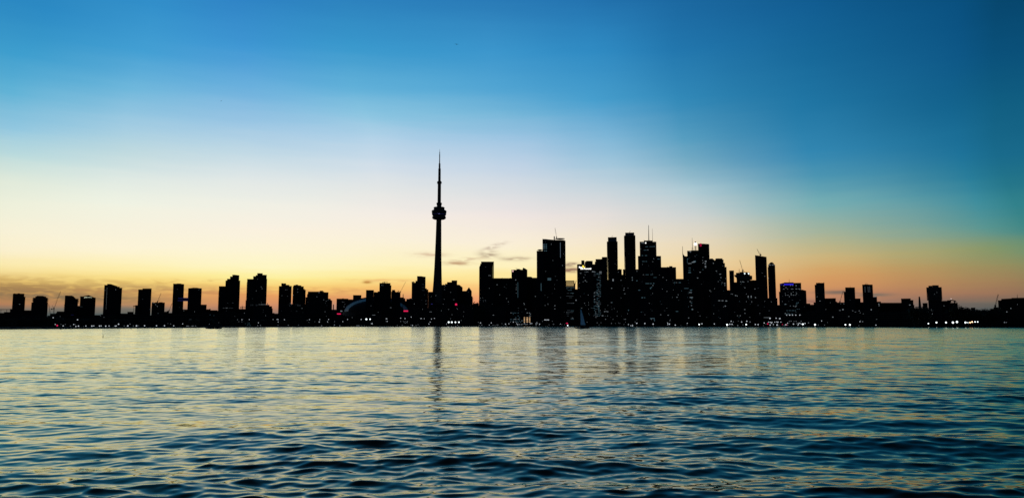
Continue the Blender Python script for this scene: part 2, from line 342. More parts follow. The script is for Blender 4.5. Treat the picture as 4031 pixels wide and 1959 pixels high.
# ---- left second cluster
B(LOW, 'low block between the hoist frame and the two-level flat tower', 'building', 1830, [(533,547,1201),(526,533,1203.5)][:1], fac=1)
f = Frame(528, 1830); r = f.root('hoist_frame'); tag(r, 'open hoist frame standing against the low block left of the two-level flat tower', 'scaffold')
a = f.q(526.5,1203); b = f.q(533,1203)
for xx in (a[0], b[0]): MB().bar((xx,4,0),(xx,4,a[2]), .3).build('post', STEEL, r)
m = MB()
for i in range(12): m.bar((a[0],4,a[2]*i/12),(b[0],4,a[2]*(i+1)/12), .12)
m.box(a[0]-1,b[0]+1,3.5,4.5,a[2]-.8,a[2]+.5).build('brace', STEEL, r)
B(APT, 'plain flat tower in two roof levels, left of the tower topped by a leaning crane', 'tower', 1850, [(544.6,561,1138.8),(561,597,1134.7)], fac=1)
B(MID, 'squat unfinished tower with ragged roof edge under a leaning crane', 'building', 1870, [(597.6,649,1190)], fac=1, pent=[(600,604,1188),(612,618,1188.6),(626,640,1188.4)])
crane('crane leaning right above the squat unfinished tower', 1880, (619,1190), (620,1187), (634,1153.5), (630,1180))
B(LOW, 'low stepped block left of the tall tower with the blue bridge', 'building', 1900, [(646,665,1226.5),(663,684,1231.5)], fac=3, pent=[(657,664,1223)])
crane('faint crane leaning right against the tall tower with the blue bridge', 1890, (665,1226), (665.5,1222), (678,1192))
r, f = B(APT, 'tall flat tower at the left end of the blue-lit bridge', 'tower', 1900, [(682,696,1116.3),(696,713,1115.6),(713,725,1116.3,1117.6)], fac=0)
r, f = B(APT, 'slightly lower flat tower at the right end of the blue-lit bridge', 'tower', 1900, [(741,758,1133.5,1132.5),(758,778,1132.2),(778,794.5,1132.5,1134)], fac=0)
f = Frame(720, 1890); r = f.root('sky_bridge'); tag(r, 'blue-lit bridge joining two flat towers high above the left waterfront', 'bridge')
a = f.q(698,1184); b = f.q(742,1171.5)
MB().box(a[0],b[0],0,6,a[2],b[2]).build('deck', STEEL, r)
for zz,x0 in ((b[2]-1.6, f.q(701,1175)[0]), (a[2]+.7, f.q(700,1175)[0])): MB().box(x0,b[0],-.3,.1,zz,zz+.6).build('light_strip', GL['v'], r)
B(LOW, 'low roofs seen through the gap under the blue-lit bridge', 'building', 1950, [(718,742,1217.5)], fac=3)
B(LOW, 'square block against the right side of the bridge towers', 'building', 1910, [(790,813.5,1198.5)], fac=3)
B(LOW, 'long low roof running between the bridge towers and the balconied stepped tower', 'building', 1960, [(812,826,1217),(825,856,1220.5),(854,866,1223)], fac=2, pent=[(824,829,1214.8)])
# ---- stepped pair
r, f = B(APT, 'flat-roofed balcony tower joined to the left of the first stepped tower', 'tower', 1930, [(862,888,1126.2)], fac=1)
balconies(r, f, 862, 887, 1146, 1215, 18, 1.0)
B(APT, 'first of the two stepped towers, rising in stairs to a round-topped core', 'tower', 1900, [(888,894,1103.6),(894,906,1097.3),(906,915,1088),(915,923,1081.3),(923,942,1080.8,1083),(942,945.5,1104.2)], fac=2)
crane('small flat-top crane between the two stepped towers', 1890, (953.7,1218), (953.7,1209), (966,1208.6), (953.7,1200.5), (947.4,1208.8))
B(LOW, 'low roof in the gap between the two stepped towers', 'building', 1980, [(941,970,1215.6)], fac=3)
r, f = B(APT, 'second and taller of the two stepped towers with a boxy crown', 'tower', 1890, [(967,973,1181),(973,997,1097.8),(997,1007,1087),(1007,1013,1083),(1013,1034,1075.2),(1034,1050,1081.6),(1050,1051.5,1098)], fac=1)
balconies(r, f, 973, 1000, 1112, 1178, 16, 1.0)
B(MID, 'podium with white roof lights at the right foot of the taller stepped tower', 'building', 1870, [(1000,1061,1198.8),(1061,1071,1205),(1071,1073.5,1214)], fac=3, pent=[(1052,1055,1192)])
B(LOW, 'low roofs in the gap right of the lit podium', 'building', 1900, [(1069,1080,1231.5),(1078,1100,1233.8)], fac=3)
# ---- twins
B(APT, 'left one of the close pair of towers split by a thin strip of sky', 'tower', 1860, [(1098,1107.6,1125.8),(1107.6,1126,1115),(1126,1139,1121),(1139,1148.3,1125.4)], fac=2, pent=[(1109,1113,1113.6)])
B(APT, 'right one of the close pair of towers, its roof stepping down to the right', 'tower', 1880, [(1153,1156,1126),(1156,1164,1122),(1164,1173,1120.2),(1173,1186,1123),(1186,1195.6,1127),(1195.6,1199.5,1137),(1199.5,1203.5,1141)], fac=2)
B(MID, 'podium block with pale uplights below the close pair of towers', 'building', 1850, [(1100,1208.5,1196)], fac=1)
B(MID, 'narrow step between the close pair of towers and the wide flat block', 'building', 1900, [(1203,1208.5,1169.5)], fac=1)
B(APT, 'wide flat-topped block right of the close pair of towers', 'building', 1840, [(1208.8,1212,1157),(1212,1276,1147),(1276,1293,1150)], fac=1, pent=[(1259,1272,1143.5)])
B(MID, 'stepped lower block on the right flank of the wide flat-topped block', 'building', 1850, [(1292,1301,1175.6),(1300.5,1307.5,1182.8)], fac=1, pent=[(1297,1304,1179)])
f = Frame(1312.7, 1700); r = f.root('chimney'); tag(r, 'thin chimney in the gap left of the stadium', 'chimney')
a = f.q(1312.7,1198); MB().lathe([(1.3,0),(.95,a[2]),(.95,a[2]+.2)], 12, a[0], 2).build('stack', CONC, r); MB().lathe([(1.1,a[2]-.8),(1.1,a[2]+.1)], 12, a[0], 2).build('rim', STEEL, r)
B(LOW, 'low roof at the foot of the thin chimney left of the stadium', 'building', 1750, [(1306,1327,1218)], fac=3)
B(MID, 'flat square block immediately left of the stadium roof', 'building', 2300, [(1325,1371,1175),(1371,1390,1178)], fac=1, pent=[(1346,1354,1173.6)])
B(MID, 'smaller square block rising above the left end of the stadium roof', 'building', 2310, [(1390,1422.5,1161)], fac=1)
# ---- blocks in front of / around the stadium
B(MID, 'square block standing in front of the left part of the stadium roof', 'building', 1950, [(1441,1471.6,1141.3)], fac=3)
B(MID, 'low stepped block between the square block and the flat crane-topped tower', 'building', 1960, [(1471.6,1478,1149),(1478,1487,1149.8),(1487,1494,1146.5)], fac=1)
B(APT, 'flat dark tower in front of the stadium with a T-shaped crane on its roof', 'tower', 1940, [(1494,1537,1113.8),(1537,1540.5,1122.7)], fac=0)
crane('T-shaped flat crane on the roof of the dark tower in front of the stadium', 1938, (1513,1114), (1513,1111), (1527,1110.4), None, (1507,1110.8))
B(MID, 'block with a rounded box and small cranes on its roof, right of the T-crane tower', 'building', 1950, [(1540.5,1543,1148),(1543,1557,1147),(1557,1576.5,1149.6)], fac=3, pent=[(1543,1555.6,1140.2),(1561,1568,1147.6)])
crane('tall pale crane leaning right, thinnest of those near the stadium', 2000, (1576.5,1150), (1577,1147.5), (1596.5,1109.5))
crane('stubby crane arm leaning left on the roof edge right of the T-crane tower', 1948, (1571,1150), (1571,1148.5), (1566,1142))
f = Frame(1587, 2150); r = f.root('chimney'); tag(r, 'thin dark chimney in the sky gap between the stadium and the pale-sided tower', 'chimney')
a = f.q(1587,1157); MB().lathe([(1.2,0),(.95,a[2])], 12, a[0], 2).build('stack', CONC, r); MB().lathe([(1.1,a[2]-.8),(1.1,a[2]+.1)], 12, a[0], 2).build('rim', STEEL, r)
B(LOW, 'low block behind the right end of the stadium with a thin chimney', 'building', 2200, [(1576,1590,1170),(1590,1595.5,1174)], fac=1)
B(LOW, 'low roofs between the stadium and the double tower left of the great needle tower', 'building', 2210, [(1594,1601,1184),(1600,1612,1176),(1612,1622,1174)], fac=3)
r, f = B(APT, 'tower in three steps with banded lit-edge balconies, left of the great needle tower', 'tower', 1980, [(1621,1636,1111.8),(1636,1642,1105.2),(1642,1660,1086.8),(1660,1675.4,1086.8,1089)], fac=1)
crane('tiny flat crane on the lower roof of the three-step tower', 1979, (1627,1112), (1627,1109.6), (1632,1108.6), None, (1622.5,1108.8))
for i in range(9):
    a = f.q(1661,1119+i*3.9); b = f.q(1671,1118+i*3.9); MB().box(a[0],b[0],-.5,.1,a[2]-.15,a[2]+.35).build('floor_band', GL['d'] if i % 3 == 0 else CONC, r)
B(MID, 'two lower steps on the right of the three-step tower', 'building', 1990, [(1670,1680,1134.7),(1680,1686,1139)], fac=3)
B(MID, 'flat block filling in left of the great needle tower foot', 'building', 2020, [(1686,1712,1148.6)], fac=1)
B(APT, 'tower of stacked steps hiding the right foot of the great needle tower', 'tower', 1990, [(1740,1752,1121),(1752,1760,1117),(1760,1778,1110.2),(1778,1799.6,1103.6)], fac=1, pent=[(1745,1748,1118.6)])
B(MID, 'block with a sloping glass top corner right of the stacked-step tower', 'building', 2000, [(1794,1808,1120.6),(1808,1821,1120.2,1130)], fac=4)
B(MID, 'flat shoulder left of the tower with a pointed gable', 'building', 2010, [(1816,1840,1145)], fac=1)
r, f = B(APT, 'slim tower with a pointed gable outlined against the sunset', 'tower', 1950, [(1835,1857,1144.6)], fac=3, slab=False)
a = f.q(1835,1144.6); b = f.q(1846,1129.5); c = f.q(1856.8,1144.6); MB().prism([(a[0],a[2]-.2),(b[0],b[2]),(c[0],c[2]-.2)], .4, 20).build('gable_roof', ROOF, r)
mm = MB().bar((a[0]+.8,-.2,a[2]),(b[0],-.2,b[2]-1.4),.35).bar((b[0],-.2,b[2]-1.4),(c[0]-.8,-.2,c[2]),.35); mm.build('gable_trim', mat('pale_metal',(.35,.25,.18),.4), r)
r, f = B(MID, 'lower stack of balconies on the right of the gabled slim tower', 'building', 1945, [(1856.5,1860,1166)], fac=1)
balconies(r, f, 1857, 1861, 1172, 1193, 7, 1.0, 14)
# ---- tall slab and wide hotel
r, f = B(OFF, 'tall tower with a sloped left shoulder and a pale glass strip on its right edge', 'tower', 1750, [(1886.4,1891,1051,1039),(1891,1894,1038),(1894,1944,1029.8)], fac=0)
a = f.q(1937.6,1094); b = f.q(1942,1036); MB().prism([(a[0],a[2]),(f.q(1942,1094)[0],a[2]),(b[0],b[2]),(a[0],f.q(1938,1052)[2])], -.5, -.1).build('glass_strip', mat('sky_glow_glass',(.12,.11,.05),.3,emit=(.3,.27,.1),es=.22), r)  # see-through glass: its emission stands in for the sky light behind
B(LOW, 'glazed pavilion roof with small lights left of the tall slope-shouldered tower', 'building', 1740, [(1885,1915,1182)], fac=0)
B(MID, 'very wide flat-roofed building between the tall slope-shouldered tower and the fin-topped tower', 'building', 1800, [(1939,2014,1094.7)], fac=1, pent=[(1975,1979,1093.2),(2007,2011,1093)])
r, f = B(OFF, 'tower with a curved roof fin and a pink lit sign at its top left corner', 'tower', 1790, [(2013.5,2034,1062),(2034,2046,1058.5),(2046,2057,1059,1061.5),(2057,2059.5,1058,1052.6),(2059.5,2068,1052.8,1056),(2068,2075,1056,1061),(2075,2075.8,1062)], fac=0, pent=[(2022,2025,1060.2)])
a = f.q(2016,1069.6); b = f.q(2021.4,1063.2); sg = MB().box(a[0],b[0],-.7,-.2,a[2],b[2]).build('sign', glow('sign_pink',(1,.6,.55),1.0), r)
MB().box(a[0]+1.0,b[0]-1.0,-.9,-.72,a[2]+1.2,b[2]-1.2).build('emblem', glow('sign_red_dim',(.5,.1,.1),.5), sg)
mast(r, f, 2033.5, 1062, 1054.5, .25); a=f.q(2027,1055); b=f.q(2037,1053.8); MB().bar((a[0],6,a[2]),(b[0],6,b[2]),.18).build('aerial', STEEL, r)
B(MID, 'wide stepped roofline between the fin-topped tower and the tallest harbour tower', 'building', 1810, [(2075.8,2089.6,1089),(2089.6,2094.7,1090.2),(2094.7,2113,1093)], fac=1)
# ---- big pair with the crane
r, f = B(APT, 'shorter tower with a canopy roof at the left of the tallest harbour tower', 'tower', 1720, [(2112.6,2141,987.8)], fac=0)
a = f.q(2114,983); b = f.q(2137.5,983)
MB().lathe([(.2,-.5),(1,.9),(.55,1.6),(.1,1.7)],20).build('canopy', ROOF, r, ((a[0]+b[0])/2,9,a[2]-.6)).scale = ((b[0]-a[0])/2,7,1.5)
for i in range(7): q = a[0]+2+(b[0]-a[0]-4)*i/6; MB().bar((q,7,f.q(2120,988)[2]),(q,7,a[2]),.22).build('post', STEEL, r)
r, f = B(APT, 'tallest harbour tower, broad with a rounded right corner, a flying canopy roof and a crane', 'tower', 1730, [(2135.4,2152,940,940.8),(2152,2182,940.8,943.6),(2182,2218,943.8,944),(2218,2226,944.2,947)], fac=0, slab=False)
a = f.q(2185,938.5); b = f.q(2224,938.5)
MB().lathe([(.3,-.8),(1,0),(.9,.8),(.1,.9)],24).build('canopy', ROOF, r, ((a[0]+b[0])/2,10,a[2])).scale = ((b[0]-a[0])/2,8,1.7)
for i in range(8): q = a[0]+2+(b[0]-a[0]-4)*i/7; MB().bar((q,8,f.q(2200,945)[2]),(q,8,a[2]),.25).build('post', STEEL, r)
a = f.q(2205.4,1014); b = f.q(2206.4,954); MB().box(a[0],b[0],-.3,.1,a[2],b[2]).build('light_strip', glow('facade_line',(.3,.42,.55),.35), r)
for j, yy in enumerate((961.4,967.5,972.6,977.6,986.8)):  # glowing panes imitate sky showing through the top floors
    for x0, x1 in ((2136,2139),(2141,2145.8),(2148,2153)):
        if j == 4 and x0 < 2140: continue
        a = f.q(x0,yy+1.4); b = f.q(x1,yy-1.4); MB().box(a[0],b[0],-.4,.1,a[2],b[2]).build('window', GL['w'] if x0 < 2140 else GL['t'], r)
MB().box(f.q(2179.8,930)[0],f.q(2184,930)[0],8,11,f.q(2180,945)[2],f.q(2180,928)[2]).build('lift_core', CONC, r)
crane('tallest white crane, its jib almost upright above the canopy of the tallest harbour tower', 1728, (2191,941), (2191,934), (2184.8,897), (2193,931.5))
r, f = B(MID, 'building with bare floor slabs at its top, orange sky showing between them', 'building', 1760, [(2226,2261,1126),(2261,2264.8,1118.5)], fac=0, slab=False)
for i in range(5):
    yy = 1104.5 + i*4.6; a = f.q(2226,yy+1.2); b = f.q(2261,yy-.7); MB().box(a[0],b[0],0,18,a[2],b[2]).build('floor_slab', CONC, r)
for x in (2227.5, 2260): MB().box(f.q(x-1,1110)[0],f.q(x+1.2,1110)[0],2,4,f.q(x,1127)[2],f.q(x,1105)[2]).build('column', CONC, r)
crane('small crane in the gap left of the tower with the yellow emblem', 1765, (2263,1119), (2264,1116.5), (2268.9,1102.3), None, (2261,1116.4))
B(LOW, 'low roof seen in the slot left of the tower with the yellow emblem', 'building', 1900, [(2264,2275,1138)], fac=3)
# ---- sun life
r, f = B(OFF, 'office tower crowned by a yellow globe emblem and white lettering', 'tower', 1690, [(2271.5,2274,1041,1039.2),(2274,2342,1039),(2342,2345,1030),(2345,2370,1020),(2370,2389.5,1011.8)], dep=40, fac=0, pent=[(2288.3,2300,1024),(2302,2306.5,1029.2),(2306.5,2333,1026)])
def text(s, f, r, x0, x1, yb, m, name='lettering', bold=.03):
    cu = bpy.data.curves.new('t', 'FONT'); cu.body = s; cu.extrude = .05; cu.offset = bold; cu.size = 1
    o = bpy.data.objects.new('t', cu); C.objects.link(o); bpy.context.view_layer.update()
    me = bpy.data.meshes.new_from_object(o.evaluated_get(bpy.context.evaluated_depsgraph_get())); bpy.data.objects.remove(o)
    co = np.empty(len(me.vertices)*3); me.vertices.foreach_get('co', co); co = co.reshape(-1,3)
    a = f.q(x0,yb); b = f.q(x1,yb); k = (b[0]-a[0])/(co[:,0].max()-co[:,0].min())
    me.materials.clear(); me.materials.append(m)
    g = bpy.data.objects.new(name, me); C.objects.link(g); g.parent = r
    g.scale = (k,k,4); g.rotation_euler = (math.pi/2,0,0); g.location = (a[0]-co[:,0].min()*k, -.7, a[2]); return g
text('Sun', f, r, 2279, 2291.4, 1054, GL['s'], bold=.02)
text('Life Financial', f, r, 2285.5, 2327, 1059.8, GL['s'], bold=.02)
cx, _, cz = f.q(2298.2,1048.2); RR = f.q(2304.2,1048)[0]-cx
em = empty('emblem', (cx,-1.2,cz)); em.parent = r
pts = [(RR*math.cos(t),RR*math.sin(t)) for t in np.linspace(math.radians(120),math.radians(320),22)]
MB().prism(pts, -.3, .3).build('disc', GL['y'], em)
m = MB(); th = np.linspace(math.radians(-45),math.radians(125),20)
for t0, t1 in zip(th, th[1:]): m.bar((RR*math.cos(t0),0,RR*math.sin(t0)),(RR*math.cos(t1),0,RR*math.sin(t1)),.3)
m.build('ring', glow('ring_gold',(.6,.5,.35),.5), em)
# ---- balcony towers
r, f = B(APT, 'left and shorter of the two slim ribbed towers with serrated balcony edges', 'tower', 1780, [(2392.5,2429.5,950)], fac=1)
balconies(r, f, 2392.5, 2429.5, 952, 1095, 30, 2.3)
MB().box(f.q(2393,933)[0],f.q(2427.5,933)[0],2,22,f.q(2400,951)[2],f.q(2400,933)[2]).build('crown', CONC, r)
MB().box(f.q(2395,933)[0],f.q(2427,933)[0],1.6,2.1,f.q(2400,948)[2],f.q(2400,944)[2]).build('screen', mat('pale_screen',(.12,.14,.15),.4), r)
mast(r, f, 2409, 933, 927.5, .5); a=f.q(2410,928.5); MB().bar((a[0]-1,6,a[2]),(a[0]+1.5,6,a[2]+1.3),.3).build('aerial', STEEL, r)
B(MID, 'block behind the gap between the two slim ribbed towers, on its left side', 'building', 1850, [(2430,2447.3,1060)], fac=3, pent=[(2436,2442,1058)])
B(MID, 'block behind the gap between the two slim ribbed towers, on its right side', 'building', 1855, [(2452.3,2462,1060)], fac=3)
B(LOW, 'low dark roof at the bottom of the gap between the two slim ribbed towers', 'building', 1870, [(2446,2454,1081)], fac=3)
r, f = B(APT, 'right and taller of the two slim ribbed towers with serrated balcony edges', 'tower', 1770, [(2460,2500,925.5)], fac=1)
balconies(r, f, 2460, 2500, 929, 1090, 34, 2.3)
MB().box(f.q(2461,915)[0],f.q(2496.5,915)[0],2,22,f.q(2470,926)[2],f.q(2470,915)[2]).build('crown', CONC, r)
MB().box(f.q(2463,915)[0],f.q(2496,915)[0],1.6,2.1,f.q(2470,926)[2],f.q(2470,922.5)[2]).build('screen', mat('pale_screen_b',(.12,.14,.15),.4), r)
mast(r, f, 2479, 915, 909, .6); a=f.q(2480,910); MB().bar((a[0]-1,6,a[2]),(a[0]+1.8,6,a[2]+1.5),.3).build('aerial', STEEL, r)
B(MID, 'block tucked between the taller ribbed tower and the twin-antenna skyscraper', 'building', 1860, [(2502,2514,1060)], fac=3)
r, f = B(OFF, 'skyscraper with two roof antennas and a small white sign at its top left', 'skyscraper', 2150, [(2518,2583.5,951)], dep=45, fac=0, pent=[(2534.7,2569,946)])
mast(r, f, 2554.2, 946, 883.5, 1.3, 12, x1=2553.2); mast(r, f, 2569.2, 948, 897, .55, 12, x1=2568); mast(r, f, 2535.6, 951, 942, .8, 8, 'dish_mast'); mast(r, f, 2549.5, 947, 942, .5, 9, 'dish_mast'); mast(r, f, 2558.5, 947, 941.5, .45, 9, 'dish_mast'); mast(r, f, 2577, 951, 948, .4, 9, 'dish_mast')
text('BMO', f, r, 2525, 2536, 957.8, GL['m'], bold=.04)
a = f.q(2541.6,956); MB().lathe([(1.7,-.2),(1.7,.2)],16).build('emblem', GL['s'], r, (a[0],-.8,a[2])).rotation_euler = (math.pi/2,0,0)
B(OFF, 'wider lower shoulders of the twin-antenna skyscraper', 'tower', 2120, [(2511,2602,1007)], fac=0, dep=40)
B(OFF, 'broad flat office block right of the twin-antenna skyscraper', 'building', 2050, [(2590,2661,1051)], fac=0, dep=36, pent=[(2625,2631,1049.6),(2634,2647,1046.6)])
B(MID, 'low flat roof in the gap left of the spired tower', 'building', 2060, [(2655,2695,1097)], fac=3)
r, f = B(OFF, 'narrow tower with a curved fin rising into a spire on its left edge', 'tower', 2020, [(2687.5,2706,1008.8)], fac=0)
P = [f.q(2687.3,1012),f.q(2686.6,998),f.q(2686,968.5),f.q(2687.2,968.5),f.q(2688.4,996),f.q(2690.5,1001.5),f.q(2697.7,1008.8),f.q(2697.7,1012)]
MB().prism([(p[0],p[2]) for p in P], 3, 6).build('fin', CONC, r)
r, f = B(OFF, 'flat office tower carrying a lattice aerial and a glowing weather beacon', 'tower', 2000, [(2705,2723,987.3),(2723,2751,984.8)], dep=36, fac=0)
a = f.q(2715.5,993.8); 
for q in [(2713.5,2715.3,989.3,993),(2715.8,2717.3,989.3,992),(2717.8,2719.3,989.5,991)]:
    a = f.q(q[0],q[3]); b = f.q(q[1],q[2]); MB().box(a[0],b[0],-.6,-.1,a[2],b[2]).build('sign', GL['d'], r)
mast(r, f, 2726, 981, 933, .7, 10, x1=2724.6)
mb = MB()
for xx in (2720.5, 2730.8): mb.bar(f.q(xx,986,10), f.q(2726,979.5,10), .4)
mb.bar(f.q(2721,974.5,10), f.q(2731,974.5,10), .25); mb.bar(f.q(2721.5,977.8,10), f.q(2730.5,977.8,10), .25); mb.build('aerial_stand', STEEL, r)
a = f.q(2738.2,985); zt = f.q(2738.2,964)[2]; m = MB(); sc_ = 2000/F
for k in range(4):
    q = math.pi/4+k*math.pi/2; m.bar((a[0]+1.9*math.cos(q),10+1.9*math.sin(q),a[2]),(a[0]+1.9*math.cos(q),10+1.9*math.sin(q),zt),.3)
for k in range(6): m.lathe([(2.0,a[2]+(zt-a[2])*k/6),(2.0,a[2]+(zt-a[2])*k/6+.9)],8,a[0],10)
m.build('beacon_lattice', STEEL, r)
MB().lathe([(2.2,zt),(3.4,zt+.8),(3.6,zt+5.2),(2.2,zt+6.4)],12,a[0],10).build('beacon_lantern', GL['s'], r)
MB().lathe([(2.3,zt+6.4),(1.6,zt+8.5),(.2,zt+10.9)],10,a[0],10).build('beacon_cap', STEEL, r)
r, f = B(OFF, 'tall square red-signed skyscraper beside the weather beacon', 'skyscraper', 2080, [(2747.5,2770,958.8),(2770,2791.7,958.8,960.3)], dep=42, fac=4, slab=False)
text('S', f, r, 2754.5, 2762, 969, glow('sign_crimson',(1,.01,.12),.45), bold=.03)
B(OFF, 'notch-topped office tower directly right of the red-signed skyscraper, with dark face', 'tower', 1900, [(2791.5,2796,1019,1017.2),(2796,2806,1017),(2806,2813,1017.5,1023),(2813,2817,1024)], fac=1, slab=False)
r, f = B(APT, 'round-shouldered tower stepping down to the right with many small lit windows', 'tower', 1820, [(2815.5,2819,1019,1016.6),(2819,2844,1016.5),(2844,2848,1022),(2848,2853.5,1035.5),(2853.5,2860,1051)], fac=1)
B(LOW, 'low dark roof at the bottom of the narrow gap left of the round-bodied tower', 'building', 1830, [(2857,2873,1142)], fac=3)
B(APT, 'slim round-bodied tower left of the flared crane-topped tower', 'tower', 1800, [(2870.6,2889,1064.8)], fac=0, rnd=True)
# ---- flared tower
r, f = B(APT, 'tower with a flared unfinished crown, bright work lights and a crane', 'tower', 1760, [(2899.5,2954,1098)], fac=0, slab=False, dep=30)
P = [f.q(*p) for p in ((2899.5,1100),(2899,1091.5),(2890.7,1084),(2890.7,1081.5),(2897,1081.5),(2897,1073.6),(2913,1073),(2913,1070),(2931,1070),(2932,1071.5),(2941,1070),(2942,1072),(2949,1072.2),(2951.6,1074),(2952,1084),(2961,1085),(2961,1098),(2954,1099),(2954,1100))]
MB().prism([(p[0],p[2]) for p in P], -1.5, 24).build('crown', CONC, r)
mast(r, f, 2909.8, 1072, 1057, .7, 6, 'hoist_mast')
for q in ((2928.6,2934.4,1074,1079.6),(2944,2950.4,1074,1079.8)):
    a = f.q(q[0],q[3]); b = f.q(q[1],q[2]); MB().prism([(a[0],b[2]),(b[0],(a[2]+b[2])/2+.6),((a[0]+b[0])/2+.5,a[2]),(a[0]+.6,(a[2]+b[2])/2)], -1.9, -1.55).build('work_light', GL['f'], r)
crane('crane leaning left above the flared unfinished crown', 1762, (2922.8,1070), (2923,1065.5), (2911.8,1022.5), (2925,1055.5), (2926,1064))
B(MID, 'block at the right foot of the flared tower', 'building', 1790, [(2950,2978,1103.2)], fac=1, pent=[(2960,2969,1101.6)])
B(MID, 'lower left wing of the flared tower', 'building', 1780, [(2888,2900,1110.8)], fac=1)
r, f = B(APT, 'tall tower with a roof slanting down to the right and a small crane on top', 'tower', 1700, [(2972,3017.5,1003.6,1010.6)], fac=0, slab=False)
crane('small crane leaning left on the slant-roofed tower at the right of downtown', 1702, (2992.5,1007), (2992.5,1003), (2979.6,979.3), (2994,995), (2995,1002))
r, f = B(APT, 'slim tower with a domed cap and a ring of white lights', 'tower', 1690, [(3022,3024,1051),(3024,3051,1041)], fac=0, slab=False)
P = [f.q(*p) for p in ((3025,1042),(3026.5,1038.5),(3029,1036),(3031,1033),(3035,1031.2),(3041.5,1031),(3042,1034),(3046,1034.6),(3046.8,1038.6),(3050,1041.8))]
MB().prism([(p[0],p[2]) for p in P], 3, 17).build('cap', ROOF, r)
for xx in (3026.5,3030,3034,3040.5,3043.6,3048): a = f.q(xx,1043.6); MB().box(a[0]-.7,a[0]+.7,-.4,.1,a[2],a[2]+1.3).build('ring_light', GL['w'], r)
B(MID, 'wide lower floors of the domed-cap tower', 'building', 1695, [(3020,3057,1188)], fac=3)
B(LOW, 'low dark roof in the bright slot left of the blue-crowned building', 'building', 1720, [(3050,3071,1200.5)], fac=3)
# ---- blue crown
r, f = B(OFF, 'office building glowing blue along its roof edge', 'building', 1500, [(3069.3,3087,1116.3,1111.8),(3087,3124,1110.8),(3124,3153.5,1113.6)], dep=36, fac=3)
a = f.q(3086,1121.5); b = f.q(3123.5,1116); MB().box(a[0],b[0],-.9,-.3,a[2],b[2]).build('blue_band', GL['b'], r)
a = f.q(3073,1122); b = f.q(3080,1117.5); MB().box(a[0],b[0],-.9,-.3,a[2],b[2]).build('blue_band', glow('blue_dim',(.02,.015,.5),.25), r)
mast(r, f, 3106.7, 1111, 1098, .45)
B(MID, 'narrow lower shoulder on the left of the blue-crowned building', 'building', 1510, [(3066.5,3074,1148.6)], fac=3)
B(MID, 'lower wing with a sloping roofline on the right of the blue-crowned building', 'building', 1505, [(3153.5,3158,1140.5,1139),(3158,3173.5,1139,1143.6)], fac=3, slab=False)
B(LOW, 'low roofs with two white lights right of the blue-crowned building', 'building', 1530, [(3171,3189,1194.5),(3188,3204,1199)], fac=1)
# ---- right cluster
r, f = B(APT, 'flat tower with balconies down its right edge, first tower right of the blue-crowned building', 'tower', 1480, [(3207,3212,1121),(3212,3245,1112.8)], fac=1, pent=[(3222,3226,1111.6),(3242,3244,1110)])
balconies(r, f, 3212, 3245, 1124, 1172, 16, .9)
B(LOW, 'small step at the left foot of the first flat tower right of the blue-crowned building', 'building', 1485, [(3203,3214,1190)], fac=1)
B(MID, 'wide flat block right of the first tower past the blue-crowned building', 'building', 1500, [(3244,3290,1174.2),(3290,3294.7,1187)], fac=2, pent=[(3276,3288,1172.6)])
B(LOW, 'low strip of roofs behind the leaning crane on the right', 'building', 1520, [(3292,3330,1190.4)], fac=3)
crane('faint crane leaning right beside the plain square tower on the right', 1515, (3306,1191), (3306.4,1187), (3319.5,1144))
r, f = B(APT, 'plain square tower with a lower left shoulder, middle one of the right-hand towers', 'tower', 1500, [(3321.5,3327,1148),(3327,3365,1130.4)], fac=1)
mast(r, f, 3347, 1130, 1122, .2)
B(MID, 'low block between the plain square tower and the tower with vertical light lines', 'building', 1510, [(3364,3387,1174.6),(3386,3400,1189.5)], fac=2)
r, f = B(APT, 'tower with thin vertical lines of light near its top', 'tower', 1490, [(3394,3435,1119.2)], fac=0, pent=[(3403,3418,1118)])
mast(r, f, 3407.5, 1119, 1112, .3); mast(r, f, 3413, 1119, 1111, .3)
for xx in (3405.8, 3418, 3424.5): a = f.q(xx,1150); b = f.q(xx,1127); MB().box(a[0]-.2,a[0]+.2,-.3,.1,a[2],b[2]).build('light_strip', glow('line_light',(.3,.36,.42),.28), r)
r, f = B(MID, 'block with a brightly lit white roof edge right of the tower with light lines', 'building', 1495, [(3434,3452,1169)], fac=3)
a = f.q(3438.5,1168.4); b = f.q(3451,1167); MB().box(a[0],b[0],-.8,-.35,a[2],b[2]+.3).build('lit_cornice', GL['w'], r)
B(LOW, 'long low flat building stretching towards the old smokestack', 'building', 1520, [(3450,3467,1187.2),(3467,3549,1190.8)], fac=2)
B(MID, 'squat two-level block left of the old smokestack', 'building', 1500, [(3547,3584.5,1175.2),(3584.5,3595,1181),(3595,3599,1200)], fac=2, pent=[(3563,3566,1174)])
f = Frame(3621, 1300); r = f.root('smokestack'); tag(r, 'tapering dark smokestack standing alone among trees on the right', 'chimney')
a = f.q(3621.5,1213); b = f.q(3619.8,1168)
MB().lathe([(2.2,0),(1.95,a[2]),(1.05,b[2]-.4),(.9,b[2]+.5)],16,a[0],3).build('stack', CONC, r); MB().lathe([(1.15,b[2]-1.2),(1.15,b[2]-.6)],16,a[0],3).build('rim', STEEL, r)
B(MID, 'low block at the left foot of the fringed right-hand tower', 'building', 1290, [(3632,3651,1193.2),(3643,3652,1191.6)][:1], fac=2, pent=[(3643,3651,1191.6)])
r, f = B(APT, 'rightmost tower, its balconies sticking out like a fringe on both sides', 'tower', 1280, [(3651,3704.5,1134)], fac=1, pent=[(3654.6,3670,1123.8),(3670,3695,1121.6)])
balconies(r, f, 3652, 3704, 1132.5, 1179, 11, 1.9)
B(MID, 'wide block with a steel gantry on its roof, right of the fringed tower', 'building', 1300, [(3703,3729,1184.5),(3729,3741,1182),(3741,3769.5,1192.3)], fac=2)
